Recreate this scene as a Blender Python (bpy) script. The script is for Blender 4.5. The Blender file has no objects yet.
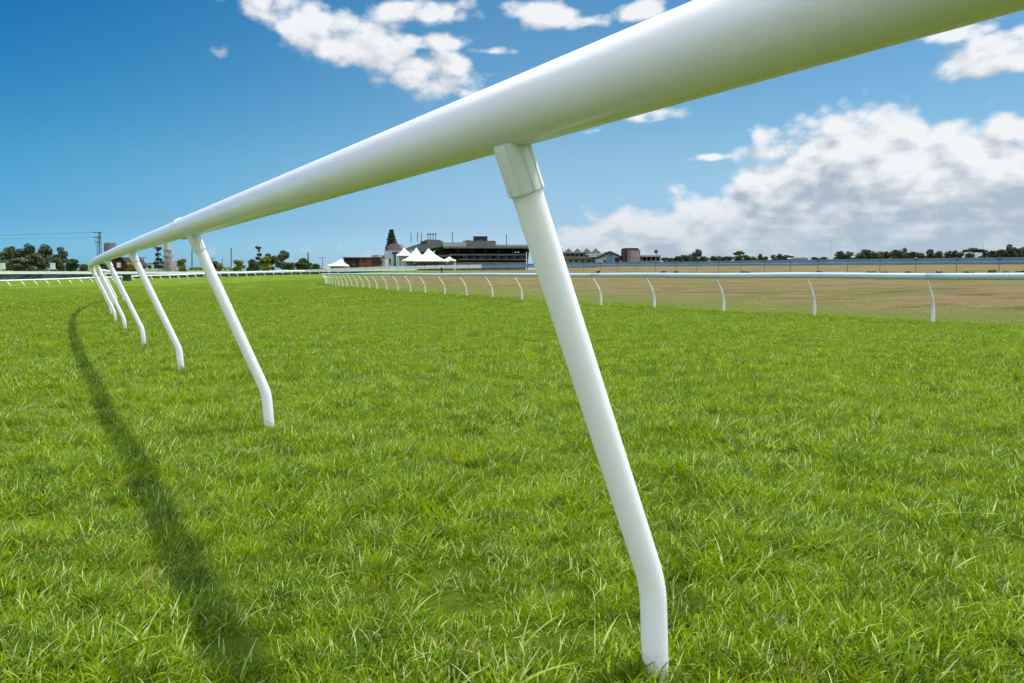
import bpy, bmesh, math, random
import numpy as np
from mathutils import Vector, Matrix
R = math.radians
C = bpy.context.scene.collection
random.seed(7); rng = np.random.default_rng(7)

# ------------------------------------------------------------------ camera
FPX, HZ, CAMH = 740.4, 274.3, 0.8666
PITCH = math.atan((341.5 - HZ) / FPX)
cd = bpy.data.cameras.new('camera'); cam = bpy.data.objects.new('camera', cd); C.objects.link(cam)
cd.sensor_width = 36.0; cd.lens = FPX * 36 / 1024; cd.clip_start = 0.02; cd.clip_end = 6000
cam.location = (0, 0, CAMH); cam.rotation_euler = (math.pi / 2 - PITCH, 0, 0)
bpy.context.scene.camera = cam
FW = Vector((0, math.cos(PITCH), -math.sin(PITCH))); UP = Vector((0, math.sin(PITCH), math.cos(PITCH)))

def ray(u, v):
    return FW + UP * ((341.5 - v) / FPX) + Vector((1, 0, 0)) * ((u - 512) / FPX)

def at(u, v, Y):
    "point seen at pixel u, v at the distance Y in front of the camera"
    d = ray(u, v); return Vector((0, 0, CAMH)) + d * (Y / d.y)

# ------------------------------------------------------------------ sun, sky, exposure
SUN_EL, SUN_AZ = R(71), math.atan2(0.92, 0.36)          # azimuth measured from +Y towards +X
sl = bpy.data.lights.new('sun', 'SUN'); sun = bpy.data.objects.new('sun', sl); C.objects.link(sun)
sl.energy = 2.9; sl.angle = R(2.6); sl.color = (1.0, 0.96, 0.89)
sdir = Vector((math.sin(SUN_AZ) * math.cos(SUN_EL), math.cos(SUN_AZ) * math.cos(SUN_EL), math.sin(SUN_EL)))
sun.rotation_euler = sdir.to_track_quat('Z', 'Y').to_euler()
cy = bpy.context.scene.cycles; cy.max_bounces = 5; cy.diffuse_bounces = 3; cy.glossy_bounces = 2; cy.transmission_bounces = 3; cy.caustics_reflective = False; cy.caustics_refractive = False
vs = bpy.context.scene.view_settings
vs.view_transform = 'Standard'; vs.look = 'None'; vs.exposure = 0.90; vs.gamma = 1; vs.use_curve_mapping = False

W = bpy.data.worlds.new('World'); bpy.context.scene.world = W; W.use_nodes = True
nt = W.node_tree; nt.nodes.clear()

class N:
    "tiny wrapper that writes node arithmetic as expressions"
    def __init__(s, t): s.t = t
    def m(s, op, *a, clamp=False):
        n = s.t.nodes.new('ShaderNodeMath'); n.operation = op; n.use_clamp = clamp
        for i, v in enumerate(a):
            if isinstance(v, (int, float)): n.inputs[i].default_value = v
            else: s.t.links.new(v, n.inputs[i])
        return n.outputs[0]
    def vec(s, x, y, z=0.0):
        n = s.t.nodes.new('ShaderNodeCombineXYZ')
        for i, v in enumerate((x, y, z)):
            if isinstance(v, (int, float)): n.inputs[i].default_value = v
            else: s.t.links.new(v, n.inputs[i])
        return n.outputs[0]
    def noise(s, v, scale, detail=6, rough=.55, dist=0., lac=2.0):
        n = s.t.nodes.new('ShaderNodeTexNoise'); n.inputs['Scale'].default_value = scale
        n.inputs['Detail'].default_value = detail; n.inputs['Roughness'].default_value = rough
        n.inputs['Distortion'].default_value = dist; n.inputs['Lacunarity'].default_value = lac
        if v is not None: s.t.links.new(v, n.inputs['Vector'])
        return n.outputs[0]
    def ss(s, v, a, b, lo=0., hi=1.):
        n = s.t.nodes.new('ShaderNodeMapRange'); n.interpolation_type = 'SMOOTHSTEP'
        s.t.links.new(v, n.inputs[0])
        for i, q in zip((1, 2, 3, 4), (a, b, lo, hi)): n.inputs[i].default_value = q
        return n.outputs[0]
    def mix(s, f, a, b, mode='MIX'):
        n = s.t.nodes.new('ShaderNodeMix'); n.data_type = 'RGBA'; n.blend_type = mode
        for i, v in ((0, f), (6, a), (7, b)):
            if isinstance(v, (int, float)): n.inputs[i].default_value = v
            elif isinstance(v, tuple): n.inputs[i].default_value = (*v, 1)
            else: s.t.links.new(v, n.inputs[i])
        return n.outputs[2]
    def pos(s):
        return s.t.nodes.new('ShaderNodeNewGeometry').outputs['Position']

def azel(u, v):
    d = ray(u, v).normalized(); return math.atan2(d.x, d.y), math.asin(d.z)

# cloud density over azimuth and elevation
g = bpy.data.node_groups.new('cloud_density', 'ShaderNodeTree')
g.interface.new_socket('az', in_out='INPUT', socket_type='NodeSocketFloat')
g.interface.new_socket('el', in_out='INPUT', socket_type='NodeSocketFloat')
g.interface.new_socket('d', in_out='OUTPUT', socket_type='NodeSocketFloat')
gi = g.nodes.new('NodeGroupInput'); go = g.nodes.new('NodeGroupOutput'); k = N(g)
az, el = gi.outputs[0], gi.outputs[1]
def puff(u, v, rx, ry, ang=0., w=1.0):
    a0, e0 = azel(u, v); a1, _ = azel(u + 10, v); _, e1 = azel(u, v - 10)
    sx = rx * (a1 - a0) / 10; sy = ry * (e1 - e0) / 10
    dx = k.m('SUBTRACT', az, a0); dy = k.m('SUBTRACT', el, e0)
    c, s_ = math.cos(R(ang)), math.sin(R(ang))
    p = k.m('DIVIDE', k.m('ADD', k.m('MULTIPLY', dx, c), k.m('MULTIPLY', dy, s_)), sx)
    q = k.m('DIVIDE', k.m('SUBTRACT', k.m('MULTIPLY', dy, c), k.m('MULTIPLY', dx, s_)), sy)
    r = k.m('SQRT', k.m('ADD', k.m('MULTIPLY', p, p), k.m('MULTIPLY', q, q)))
    return k.m('MULTIPLY', k.m('SUBTRACT', 1.0, r), w)
puffs = [(300, 22, 100, 32, -20, 1), (372, 48, 92, 36, -20, 1), (425, 72, 76, 30, -6, 1), (412, 12, 74, 22, 5, .95),
         (425, 42, 50, 14, 4, .8), (545, 14, 46, 18, -8, .95), (582, 22, 32, 10, 0, .8), (648, 10, 38, 13, 8, .9),
         (655, 116, 42, 12, 3, .95), (598, 130, 26, 7, 8, .6), (228, 48, 11, 6, 0, .08), (490, 52, 28, 6, 0, .6),
         (1010, 48, 88, 30, 6, 1.1), (960, 30, 70, 16, -4, .8), (712, 157, 26, 5, 0, .6), (420, 256, 130, 10, 0, .25)]
cov = None
for p_ in puffs:
    q_ = puff(*p_); cov = q_ if cov is None else k.m('MAXIMUM', cov, q_)
cov = k.m('MINIMUM', k.m('MULTIPLY', k.m('MAXIMUM', cov, -1.0), 1.9), 1.1)
# towering bank on the right: top outline as a curve over azimuth
top = [(470, 262), (540, 236), (556, 216), (600, 207), (650, 200), (690, 184), (712, 176), (735, 150), (765, 136), (800, 122), (835, 108),
       (860, 98), (885, 96), (915, 106), (938, 120), (965, 110), (1000, 108), (1060, 102), (1150, 120), (1300, 150), (1600, 230)]
pts = [azel(*t_) for t_ in top]
fc = g.nodes.new('ShaderNodeFloatCurve'); cu = fc.mapping.curves[0]
A0, A1, E1 = -0.2, 1.2, 0.5
for i_, (a_, e_) in enumerate(pts):
    x_ = (a_ - A0) / (A1 - A0); y_ = max(0, e_ / E1)
    if i_ == 0: cu.points[0].location = (x_, y_)
    elif i_ == 1: cu.points[1].location = (x_, y_)
    else: cu.points.new(x_, y_)
for p_ in cu.points: p_.handle_type = 'VECTOR'
fc.mapping.update()
g.links.new(k.m('DIVIDE', k.m('SUBTRACT', az, A0), A1 - A0, clamp=True), fc.inputs['Value'])
tope = k.m('MULTIPLY', fc.outputs[0], E1)
bank = k.m('ADD', k.m('MULTIPLY', k.m('SUBTRACT', tope, el), 24.0), .12)
bank = k.m('MINIMUM', bank, 1.9); bank = k.m('MAXIMUM', bank, -1.0)
inb = k.ss(az, azel(480, 260)[0], azel(600, 260)[0]); bank = k.m('ADD', k.m('MULTIPLY', bank, inb), k.m('SUBTRACT', inb, 1.0))
cov = k.m('MAXIMUM', cov, bank)
cv = k.vec(k.m('MULTIPLY', az, 1.0), k.m('MULTIPLY', el, 1.45), 3.1)
n1 = k.noise(cv, 5.5, 3, .56)
n2 = k.noise(cv, 17.0, 5, .62)
vo = g.nodes.new('ShaderNodeTexVoronoi'); vo.feature = 'F1'; vo.inputs['Scale'].default_value = 26; vo.inputs['Detail'].default_value = 1.0
vo.inputs['Roughness'].default_value = .6
g.links.new(cv, vo.inputs['Vector'])
bil = k.m('SUBTRACT', 0.5, vo.outputs['Distance'])
fb = k.m('ADD', k.m('MULTIPLY', k.m('SUBTRACT', n1, .5), 1.9), k.m('MULTIPLY', k.m('SUBTRACT', n2, .5), 2.5))
fb = k.m('ADD', fb, k.m('MULTIPLY', bil, .9))
d_ = k.m('ADD', k.m('MULTIPLY', cov, 1.1), fb)
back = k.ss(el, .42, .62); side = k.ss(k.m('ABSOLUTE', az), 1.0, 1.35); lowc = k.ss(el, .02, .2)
fill_clouds = k.m('SUBTRACT', k.m('MULTIPLY', k.m('MAXIMUM', back, k.m('MULTIPLY', side, lowc)), 1.9), 1.2)  # unseen clouds overhead and behind the camera, added as fill light
d_ = k.m('MAXIMUM', d_, k.m('ADD', k.m('MULTIPLY', fb, 1.0), fill_clouds))
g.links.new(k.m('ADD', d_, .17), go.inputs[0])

k = N(nt)
tc = nt.nodes.new('ShaderNodeTexCoord'); sp = nt.nodes.new('ShaderNodeSeparateXYZ')
nm = nt.nodes.new('ShaderNodeVectorMath'); nm.operation = 'NORMALIZE'
nt.links.new(tc.outputs['Generated'], nm.inputs[0]); nt.links.new(nm.outputs[0], sp.inputs[0])
az = k.m('ARCTAN2', sp.outputs[0], sp.outputs[1]); el = k.m('ARCSINE', sp.outputs[2])
def dens(da, de):
    n = nt.nodes.new('ShaderNodeGroup'); n.node_tree = g
    nt.links.new(k.m('ADD', az, da), n.inputs[0]); nt.links.new(k.m('ADD', el, de), n.inputs[1]); return n.outputs[0]
D0 = dens(0., 0.); D1 = dens(.008, .020)
lay = k.noise(k.vec(k.m('MULTIPLY', az, 3.0), k.m('MULTIPLY', el, 15.0), 1.7), 1.9, 4, .6)
mask = k.ss(D0, 0.0, 1.0)
deep = k.m('MULTIPLY', k.m('MULTIPLY', k.ss(D1, .3, 1.8), k.ss(el, .30, .06)), k.ss(lay, .30, .62, .05, .62))
lit = k.m('ADD', k.m('SUBTRACT', .69, deep), k.m('MULTIPLY', k.m('SUBTRACT', D0, D1), .62), clamp=True)
ccol = k.mix(lit, (.42, .50, .59), (.92, .935, .955))
ccol = k.mix(k.ss(el, .4, .7), ccol, k.mix(1.0, ccol, (.90, .95, 1.10), 'MULTIPLY'))  # bluish tint for the added fill clouds overhead
hzf = k.ss(el, 0.0, .13, .35, 1.0)
ccol = k.mix(k.m('SUBTRACT', 1.0, hzf), ccol, (.44, .56, .66))
sky = nt.nodes.new('ShaderNodeTexSky'); sky.sky_type = 'NISHITA'; sky.sun_disc = False
sky.sun_elevation = SUN_EL; sky.sun_rotation = SUN_AZ
sky.altitude = 50; sky.air_density = 1.0; sky.dust_density = .8; sky.ozone_density = 1.0
rp = nt.nodes.new('ShaderNodeValToRGB'); er_ = rp.color_ramp.elements
nt.links.new(k.m('DIVIDE', el, .8, clamp=True), rp.inputs[0])
SKYT = [(0.011, (.80, 1.10, 1.70)), (.18, (1, 1, 1)), (.083, (.78, .87, 1.12))]
for i_, (p_, c_) in enumerate(SKYT):
    e_ = er_.new(p_); e_.color = (*c_, 1)
# a polarised sky: deeper blue high up and towards the left, away from the sun
eld = k.m('MULTIPLY', k.m('MAXIMUM', el, 0.0), 57.3); lf = k.m('DIVIDE', k.m('MINIMUM', k.m('MAXIMUM', k.m('MULTIPLY', az, -57.3), 0.0), 44.), 33.)
eld = k.m('MINIMUM', eld, 30.)
dk = k.m('ADD', k.m('ADD', k.m('MULTIPLY', eld, .043), .06), k.m('MULTIPLY', k.m('POWER', lf, 1.5), k.m('ADD', k.m('MULTIPLY', eld, .065), .68)))
dk = k.m('MULTIPLY', dk, -1.0)
cx_ = nt.nodes.new('ShaderNodeCombineColor')
for i_, kf in enumerate((1.0, .28, .09)): nt.links.new(k.m('EXPONENT', k.m('MULTIPLY', dk, kf)), cx_.inputs[i_])
tint = k.mix(1.0, k.mix(1.0, sky.outputs[0], rp.outputs[0], 'MULTIPLY'), cx_.outputs[0], 'MULTIPLY')
b1 = nt.nodes.new('ShaderNodeBackground'); b1.inputs[1].default_value = .067; nt.links.new(tint, b1.inputs[0])
b2 = nt.nodes.new('ShaderNodeBackground'); b2.inputs[1].default_value = .82; nt.links.new(k.ss(k.m('MAXIMUM', k.ss(el, .42, .62), k.ss(k.m('ABSOLUTE', az), 1.0, 1.35)), 0, 1, .53, 1.42), b2.inputs[1]); nt.links.new(ccol, b2.inputs[0])  # clouds out of view burn brighter to fill the shaded sides
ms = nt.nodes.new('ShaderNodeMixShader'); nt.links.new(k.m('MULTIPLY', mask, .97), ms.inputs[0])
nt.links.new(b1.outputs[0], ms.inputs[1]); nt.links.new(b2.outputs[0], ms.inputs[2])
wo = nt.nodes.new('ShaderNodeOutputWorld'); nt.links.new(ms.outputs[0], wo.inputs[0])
W.cycles.sampling_method = 'NONE'
for e_ in list(er_):
    if e_.position in (0.0, 1.0) and len(er_) > 3: e_.color = (.80, 1.0, 1.0, 1) if e_.position == 1.0 else (.80, 1.10, 1.70, 1)

# ------------------------------------------------------------------ materials
def newmat(name):
    m = bpy.data.materials.new(name); m.use_nodes = True
    return m, m.node_tree, m.node_tree.nodes['Principled BSDF']
def mat(name, col, rough=.6, var=.12, scale=3., col2=None, spec=.4, bump=0., bscale=60., metal=0.):
    m, t, b = newmat(name); k = N(t)
    n = k.noise(k.pos(), scale, 6, .6)
    c2 = col2 or tuple(c * (1 - var * 2.2) for c in col)
    cc = k.mix(k.ss(n, .3, .72), c2, tuple(min(1, c * (1 + var * .4)) for c in col))
    t.links.new(cc, b.inputs['Base Color']); b.inputs['Roughness'].default_value = rough
    b.inputs['Specular IOR Level'].default_value = spec * .5; b.inputs['Metallic'].default_value = metal
    if bump:
        bn = t.nodes.new('ShaderNodeBump'); bn.inputs['Strength'].default_value = bump; bn.inputs['Distance'].default_value = .003
        t.links.new(k.noise(k.pos(), bscale, 4), bn.inputs['Height']); t.links.new(bn.outputs[0], b.inputs['Normal'])
    return m

def plastic(name, col, rough, dirt=.12, sss=.6):
    "white moulded plastic: faint blotches, sparse scuffs, grime close to the soil"
    m, t, b = newmat(name); k = N(t)
    n = k.noise(k.pos(), 3.0, 3, .5); s = k.noise(k.pos(), 60., 4, .6)
    base = k.mix(n, tuple(c * .95 for c in col), col)
    base = k.mix(k.m('MULTIPLY', k.ss(s, .66, .80), dirt), base, (.42, .38, .30))
    sp = t.nodes.new('ShaderNodeSeparateXYZ'); t.links.new(k.pos(), sp.inputs[0])
    low = k.m('MULTIPLY', k.ss(sp.outputs[2], .085, -.02), k.ss(k.noise(k.pos(), 55., 5, .65), .30, .60))
    base = k.mix(k.m('MULTIPLY', low, .55), base, (.20, .17, .09))
    t.links.new(base, b.inputs['Base Color'])
    b.inputs['Roughness'].default_value = rough
    b.inputs['Specular IOR Level'].default_value = .5
    b.inputs['Subsurface Weight'].default_value = sss; b.inputs['Subsurface Radius'].default_value = (1.0, .93, .78); b.inputs['Subsurface Scale'].default_value = .10
    bn = t.nodes.new('ShaderNodeBump'); bn.inputs['Strength'].default_value = .12; bn.inputs['Distance'].default_value = .0015
    t.links.new(k.noise(k.pos(), 25., 3), bn.inputs['Height']); t.links.new(bn.outputs[0], b.inputs['Normal'])
    return m
M = {}
M['rail'] = plastic('rail_white', (.78, .77, .79), .25)
M['post'] = plastic('post_white', (.83, .80, .81), .38)
M['clip'] = plastic('clip_white', (.78, .765, .73), .42, .2, 0.)
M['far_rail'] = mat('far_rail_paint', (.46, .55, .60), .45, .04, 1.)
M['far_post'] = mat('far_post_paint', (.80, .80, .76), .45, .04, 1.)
M['blue_rail'] = mat('blue_rail_paint', (.15, .24, .335), .5, .08, .3)
M['blue_dark'] = mat('blue_post_paint', (.10, .15, .20), .6, .1, 1.)
M['white'] = mat('white_paint', (.78, .78, .76), .5, .03, .5)
M['canvas'] = mat('tent_canvas', (.83, .83, .82), .7, .02, .5)
M['brick'] = mat('red_brick', (.27, .075, .045), .85, .15, .6)
M['brick_dark'] = mat('dark_brick', (.10, .035, .03), .85, .15, .6)
M['salmon'] = mat('salmon_roof', (.19, .135, .125), .8, .1, .4)
M['glass'] = mat('dark_glass', (.03, .04, .05), .15, .1, 1., spec=.7)
M['dark'] = mat('dark_cladding', (.055, .06, .062), .7, .2, .4)
M['deep'] = mat('dark_seating', (.03, .035, .035), .8, .3, .3)
M['grey'] = mat('grey_roof', (.17, .17, .175), .7, .1, .3)
M['lgrey'] = mat('light_grey_panel', (.40, .41, .39), .7, .08, .3)
M['pale'] = mat('pale_render', (.42, .47, .50), .8, .06, .3)
M['taupe'] = mat('taupe_concrete', (.20, .175, .155), .85, .12, .3)
M['cream'] = mat('cream_render', (.45, .42, .36), .8, .08, .4)
M['pink'] = mat('pinkish_concrete', (.36, .28, .26), .85, .12, .8)
M['olive_roof'] = mat('olive_metal_roof', (.035, .036, .028), .6, .15, .5)
M['wood'] = mat('pole_wood', (.10, .085, .075), .85, .2, .8)
M['bark'] = mat('bark', (.10, .08, .06), .9, .2, 1.5)
M['mesh'] = mat('dark_fence_mesh', (.085, .10, .095), .8, .35, .8)
M['green_box'] = mat('dark_green_paint', (.01, .06, .045), .5, .1, 1.)

def leafmat(name, c1, c2, scale=.7):
    m, t, b = newmat(name); k = N(t)
    n = k.noise(k.pos(), scale, 4, .6)
    isl = t.nodes.new('ShaderNodeNewGeometry').outputs['Random Per Island']
    f = k.m('ADD', k.m('MULTIPLY', k.ss(n, .3, .7), .6), k.m('MULTIPLY', isl, .4), clamp=True)
    t.links.new(k.mix(f, c1, c2), b.inputs['Base Color']); b.inputs['Roughness'].default_value = .6
    b.inputs['Specular IOR Level'].default_value = .2
    return m
M['leaf_dark'] = leafmat('leaves_dark', (.026, .034, .014), (.085, .098, .042))
M['leaf_olive'] = leafmat('leaves_olive', (.045, .058, .020), (.135, .15, .055))
M['leaf_green'] = leafmat('leaves_green', (.025, .055, .014), (.08, .13, .03))
M['leaf_yellow'] = leafmat('leaves_yellow_green', (.10, .15, .02), (.24, .26, .04))
M['leaf_gold'] = leafmat('leaves_golden', (.24, .15, .03), (.42, .28, .06))
M['leaf_pine'] = leafmat('leaves_pine', (.012, .026, .016), (.035, .06, .03))
M['leaf_grey'] = leafmat('leaves_grey', (.05, .06, .05), (.12, .13, .11))

# ------------------------------------------------------------------ mesh helpers
def tag(o, label=None, cat=None, group=None, kind=None):
    if label: o['label'] = label
    if cat: o['category'] = cat
    if group: o['group'] = group
    if kind: o['kind'] = kind
    return o
def obj(name, verts, faces, m, parent=None, smooth=False):
    me = bpy.data.meshes.new(name); me.from_pydata([tuple(v) for v in verts], [], faces); me.update()
    if m: me.materials.append(m)
    if smooth: me.polygons.foreach_set('use_smooth', [True] * len(me.polygons))
    o = bpy.data.objects.new(name, me); C.objects.link(o)
    if parent is not None: o.parent = parent; o.matrix_parent_inverse = Matrix.Translation(-parent.location)
    return o
def empty(name, loc, label, cat, group=None):
    o = bpy.data.objects.new(name, None); o.location = loc; o.empty_display_size = .2; C.objects.link(o)
    return tag(o, label, cat, group)
class MB:
    def __init__(s): s.v = []; s.f = []
    def add(s, v, f):
        n = len(s.v); s.v += [Vector(a) for a in v]; s.f += [tuple(i + n for i in q) for q in f]
    def box(s, a, b):
        x0, y0, z0 = a; x1, y1, z1 = b
        s.add([(x0, y0, z0), (x1, y0, z0), (x1, y1, z0), (x0, y1, z0), (x0, y0, z1), (x1, y0, z1), (x1, y1, z1), (x0, y1, z1)],
              [(0, 3, 2, 1), (4, 5, 6, 7), (0, 1, 5, 4), (1, 2, 6, 5), (2, 3, 7, 6), (3, 0, 4, 7)])
    def pbox(s, x0, x1, y0, y1, Y, dep):
        "box whose front face fills the pixel span at the distance Y, dep metres deep"
        a = at(x0, y1, Y); b = at(x1, y0, Y); s.box((a.x, Y, a.z), (b.x, Y + dep, b.z))
    def prism(s, poly, Y, dep):
        P = [at(u, v, Y) for u, v in poly]; n = len(P)
        s.add([(p.x, Y, p.z) for p in P] + [(p.x, Y + dep, p.z) for p in P],
              [tuple(range(n)), tuple(range(2 * n - 1, n - 1, -1))] + [(i, i + n, (i + 1) % n + n, (i + 1) % n) for i in range(n)])
    def tube(s, path, rad, seg=8, cap=True, prof=None):
        P = [Vector(p) for p in path]; n = len(P); rings = []
        rad = rad if isinstance(rad, (list, tuple)) else [rad] * n
        for i, p in enumerate(P):
            t = (P[min(i + 1, n - 1)] - P[max(i - 1, 0)]).normalized()
            ref = Vector((0, 0, 1)) if abs(t.z) < .9 else Vector((0, 1, 0))
            x = t.cross(ref).normalized(); y = x.cross(t).normalized()
            for j in range(seg):
                a = 2 * math.pi * j / seg; rr = rad[i] * (prof(a) if prof else 1)
                rings.append(p + x * math.cos(a) * rr + y * math.sin(a) * rr)
        f = [(i * seg + j, i * seg + (j + 1) % seg, (i + 1) * seg + (j + 1) % seg, (i + 1) * seg + j) for i in range(n - 1) for j in range(seg)]
        if cap: f += [tuple(range(seg - 1, -1, -1)), tuple((n - 1) * seg + j for j in range(seg))]
        s.add(rings, f)
    def build(s, name, m, parent=None, smooth=False): return obj(name, s.v, s.f, m, parent, smooth)
def smooth_by_angle(o, ang=35):
    me = o.data; me.polygons.foreach_set('use_smooth', [True] * len(me.polygons))
    bm = bmesh.new(); bm.from_mesh(me)
    for e in bm.edges:
        e.smooth = len(e.link_faces) == 2 and e.calc_face_angle(0) < R(ang)
    bm.normal_update(); bm.to_mesh(me); bm.free()

# ------------------------------------------------------------------ layout of rails and fences (world metres)
SLOPE = .0067
def plane(x, y): return -SLOPE * y
L, D_, H0, K1, K2 = 3.1756, .3738, 32.686, -.0463, -.0897
RT = .0586                      # radius of the near rail tube
near = {}
P = Vector((.3157, 1.5428)); near[0] = (P.copy(), R(H0))
for i in range(16):
    hm = H0 + K1 * (i + .5) + K2 * (i + .5) ** 2; hm = max(hm, -60)
    P = P + L * Vector((-math.sin(R(hm)), math.cos(R(hm)))); i1 = i + 1
    near[i1] = (P.copy(), R(H0 + K1 * i1 + K2 * i1 * i1))
P = near[0][0].copy()
for i in range(1, 4):
    P = P - L * Vector((-math.sin(R(H0)), math.cos(R(H0)))); near[-i] = (P.copy(), R(H0))

rb = [(932.7, 322.6), (814.3, 316.6), (723.7, 311.8), (654.3, 308), (601, 304.6), (558, 302), (522, 299.8), (492.5, 297.7), (466.5, 295.8), (445, 294.4),
      (425.4, 293.1), (410.6, 292.0), (398.2, 291.0), (386.8, 290.1), (377, 289.3), (369.6, 288.6), (363, 287.9), (357.2, 287.3), (351.8, 286.8), (347.0, 286.3),
      (342.8, 285.9), (339.0, 285.5), (335.6, 285.1), (332.6, 284.7), (330.1, 284.35), (328.1, 284.0), (326.6, 283.7), (325.6, 283.4), (325.2, 283.1), (325.4, 282.8), (326.2, 282.5)]
RB = []
for u, v in rb:
    Y = 740.4 * 1.10 / (v - 273.4); p = at(u, v, Y); RB.append(p)
d0 = (RB[0] - RB[1]); 
RBpre = [RB[0] + Vector((d0.x, d0.y, 0)) * i + Vector((0, 0, -.02 * i)) for i in (4, 3, 2, 1)]
RBfull = RBpre + RB
def pl(lst): return [(at(u, v, Y)) for u, v, Y in lst]
# outer fence, given by base points
OF = pl([(1560, 276, 33), (1330, 275, 42), (1024, 273.6, 60), (900, 273, 68), (790, 272.6, 78), (690, 272.4, 90), (570, 272.2, 107), (500, 272.3, 119), (440, 272.6, 131), (380, 273.2, 148), (335, 273.8, 165), (300, 274.5, 178)])
LL = pl([(-330, 296, 66), (-150, 291.5, 82), (0, 288.3, 100), (60, 285.8, 112), (110, 283.4, 124), (180, 280.2, 143), (240, 277.6, 161), (300, 275.6, 176), (340, 274.8, 184)])
LU = pl([(-330, 285, 92), (-150, 282.5, 110), (0, 280.6, 130), (90, 279.2, 142), (180, 277.0, 156), (240, 275.4, 168), (300, 273.9, 182), (350, 273.3, 190), (420, 272.8, 200)])

# ------------------------------------------------------------------ terrain height: smooth interpolation of surveyed points
cp = []
for a in range(0, 360, 30):
    for r_ in (.6, 2, 5, 9):
        x, y = r_ * math.sin(R(a)), r_ * math.cos(R(a)); cp.append((x, y, plane(x, y)))
for i in range(-3, 13): p = near[i][0]; cp.append((p.x, p.y, plane(p.x, p.y)))
for a in (-60, -20, 0, 20, 60): 
    for r_ in (14, 20): x, y = r_ * math.sin(R(a)), r_ * math.cos(R(a)); (cp.append((x, y, plane(x, y) - .03)) if not (a > 15 and r_ > 15) else None)
cp += [tuple(p) for p in RBfull[::2]] + [tuple(p) for p in OF] + [tuple(p) for p in LL] + [tuple(p) for p in LU[:3]]
for i in (0, 4, 8, 12): # ditch and bank behind the far rail
    p = RBfull[i]; q = Vector((p.x, p.y, 0)).normalized()
    cp.append((p.x + q.x * 4, p.y + q.y * 4, p.z + .03)); cp.append((p.x + q.x * 13, p.y + q.y * 13, p.z + .42))
for a in range(-55, 60, 11):
    for r_, z0 in ((230, 1.2), (420, 2.0), (1500, 4.0)):
        z = z0 + CAMH + (1.6 if a > 10 and r_ < 1000 else 0); cp.append((r_ * math.sin(R(a)), r_ * math.cos(R(a)), z))
for a in range(70, 300, 25):
    for r_ in (25, 60, 200, 1500): cp.append((r_ * math.sin(R(a)), r_ * math.cos(R(a)), -.1 if r_ < 100 else .5))
cp = np.array(cp)
def warp(xy):
    r_ = np.linalg.norm(xy, axis=1) + 1e-9; return xy / r_[:, None] * np.log1p(r_ / 6)[:, None]
CW = warp(cp[:, :2]); n_ = len(cp)
KM = np.linalg.norm(CW[:, None] - CW[None], axis=2)
Am = np.zeros((n_ + 3, n_ + 3)); Am[:n_, :n_] = KM - np.eye(n_) * .004; Am[:n_, n_] = 1; Am[:n_, n_ + 1:] = CW; Am[n_, :n_] = 1; Am[n_ + 1:, :n_] = CW.T
WT = np.linalg.solve(Am, np.concatenate([cp[:, 2], np.zeros(3)]))
def heights(xy):
    xy = np.asarray(xy, float); out = np.zeros(len(xy))
    for s_ in range(0, len(xy), 20000):
        w = warp(xy[s_:s_ + 20000]); Kq = np.linalg.norm(w[:, None] - CW[None], axis=2)
        out[s_:s_ + 20000] = Kq @ WT[:n_] + WT[n_] + w @ WT[n_ + 1:]
    r_ = np.linalg.norm(xy, axis=1); f_ = np.clip((r_ - 8) / 9, 0, 1); f_ = f_ * f_ * (3 - 2 * f_)
    return out * f_ - SLOPE * xy[:, 1] * (1 - f_)      # level turf close by
def gz(x, y): return float(heights([(x, y)])[0])

def sdist(xy, line):
    "signed distance to a polyline, positive on its far (right-hand) side"
    xy = np.asarray(xy, float); best = np.full(len(xy), 1e9); sg = np.ones(len(xy))
    ln = np.array([(p.x, p.y) for p in line])
    for a, b in zip(ln[:-1], ln[1:]):
        d = b - a; t = np.clip(((xy - a) @ d) / (d @ d), 0, 1); q = a + t[:, None] * d
        dd = np.linalg.norm(xy - q, axis=1); cr = d[0] * (xy[:, 1] - a[1]) - d[1] * (xy[:, 0] - a[0])
        m_ = dd < best - 1e-6; best[m_] = dd[m_]; sg[m_] = np.where(cr[m_] < 0, 1, -1)
    return best * sg
# the edge of the watered turf: along the far rail, then behind it to the outer fence
e0 = RB[-1]; edge = RBfull[:-4] + [at(333, 279.5, 96), at(352, 276.2, 125), at(420, 274.6, 150)]
edge = [Vector((p.x + .35, p.y + .4, 0)) for p in edge]

angs = np.concatenate([np.arange(-60, 60, .6), np.arange(60, 300, 3)]); rads = np.concatenate([[.25], .25 * 1.065 ** np.arange(1, 146)])
rads = rads[rads < 2600]; rads = np.append(rads, 3200.)
AA, RR = np.meshgrid(np.radians(angs), rads); xy = np.stack([(RR * np.sin(AA)).ravel(), (RR * np.cos(AA)).ravel()], 1)
zz = heights(xy)
nr, na = RR.shape
faces = [(i * na + j, i * na + (j + 1) % na, (i + 1) * na + (j + 1) % na, (i + 1) * na + j) for i in range(nr - 1) for j in range(na)]
faces = [f[::-1] for f in faces]
verts = [(x, y, z) for (x, y), z in zip(xy, zz)]
verts.append((0, 0, gz(0, 0.01))); ci = len(verts) - 1
faces += [(ci, (j + 1) % na, j) for j in range(na)]
gm, t, b = newmat('ground'); k = N(t)
def attr(name):
    n = t.nodes.new('ShaderNodeAttribute'); n.attribute_name = name; return n.outputs['Fac']
pz = k.pos()
nA = k.noise(pz, .35, 6, .6); nB = k.noise(pz, 2.3, 7, .65); nC = k.noise(pz, 14., 8, .7); nD = k.noise(pz, 60., 6, .7)
gr = k.mix(k.ss(nA, .35, .68), (.07, .13, .003), (.135, .21, .003))
gr = k.mix(k.m('MULTIPLY', k.ss(nB, .45, .7), .6), gr, (.125, .165, .022))
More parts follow.
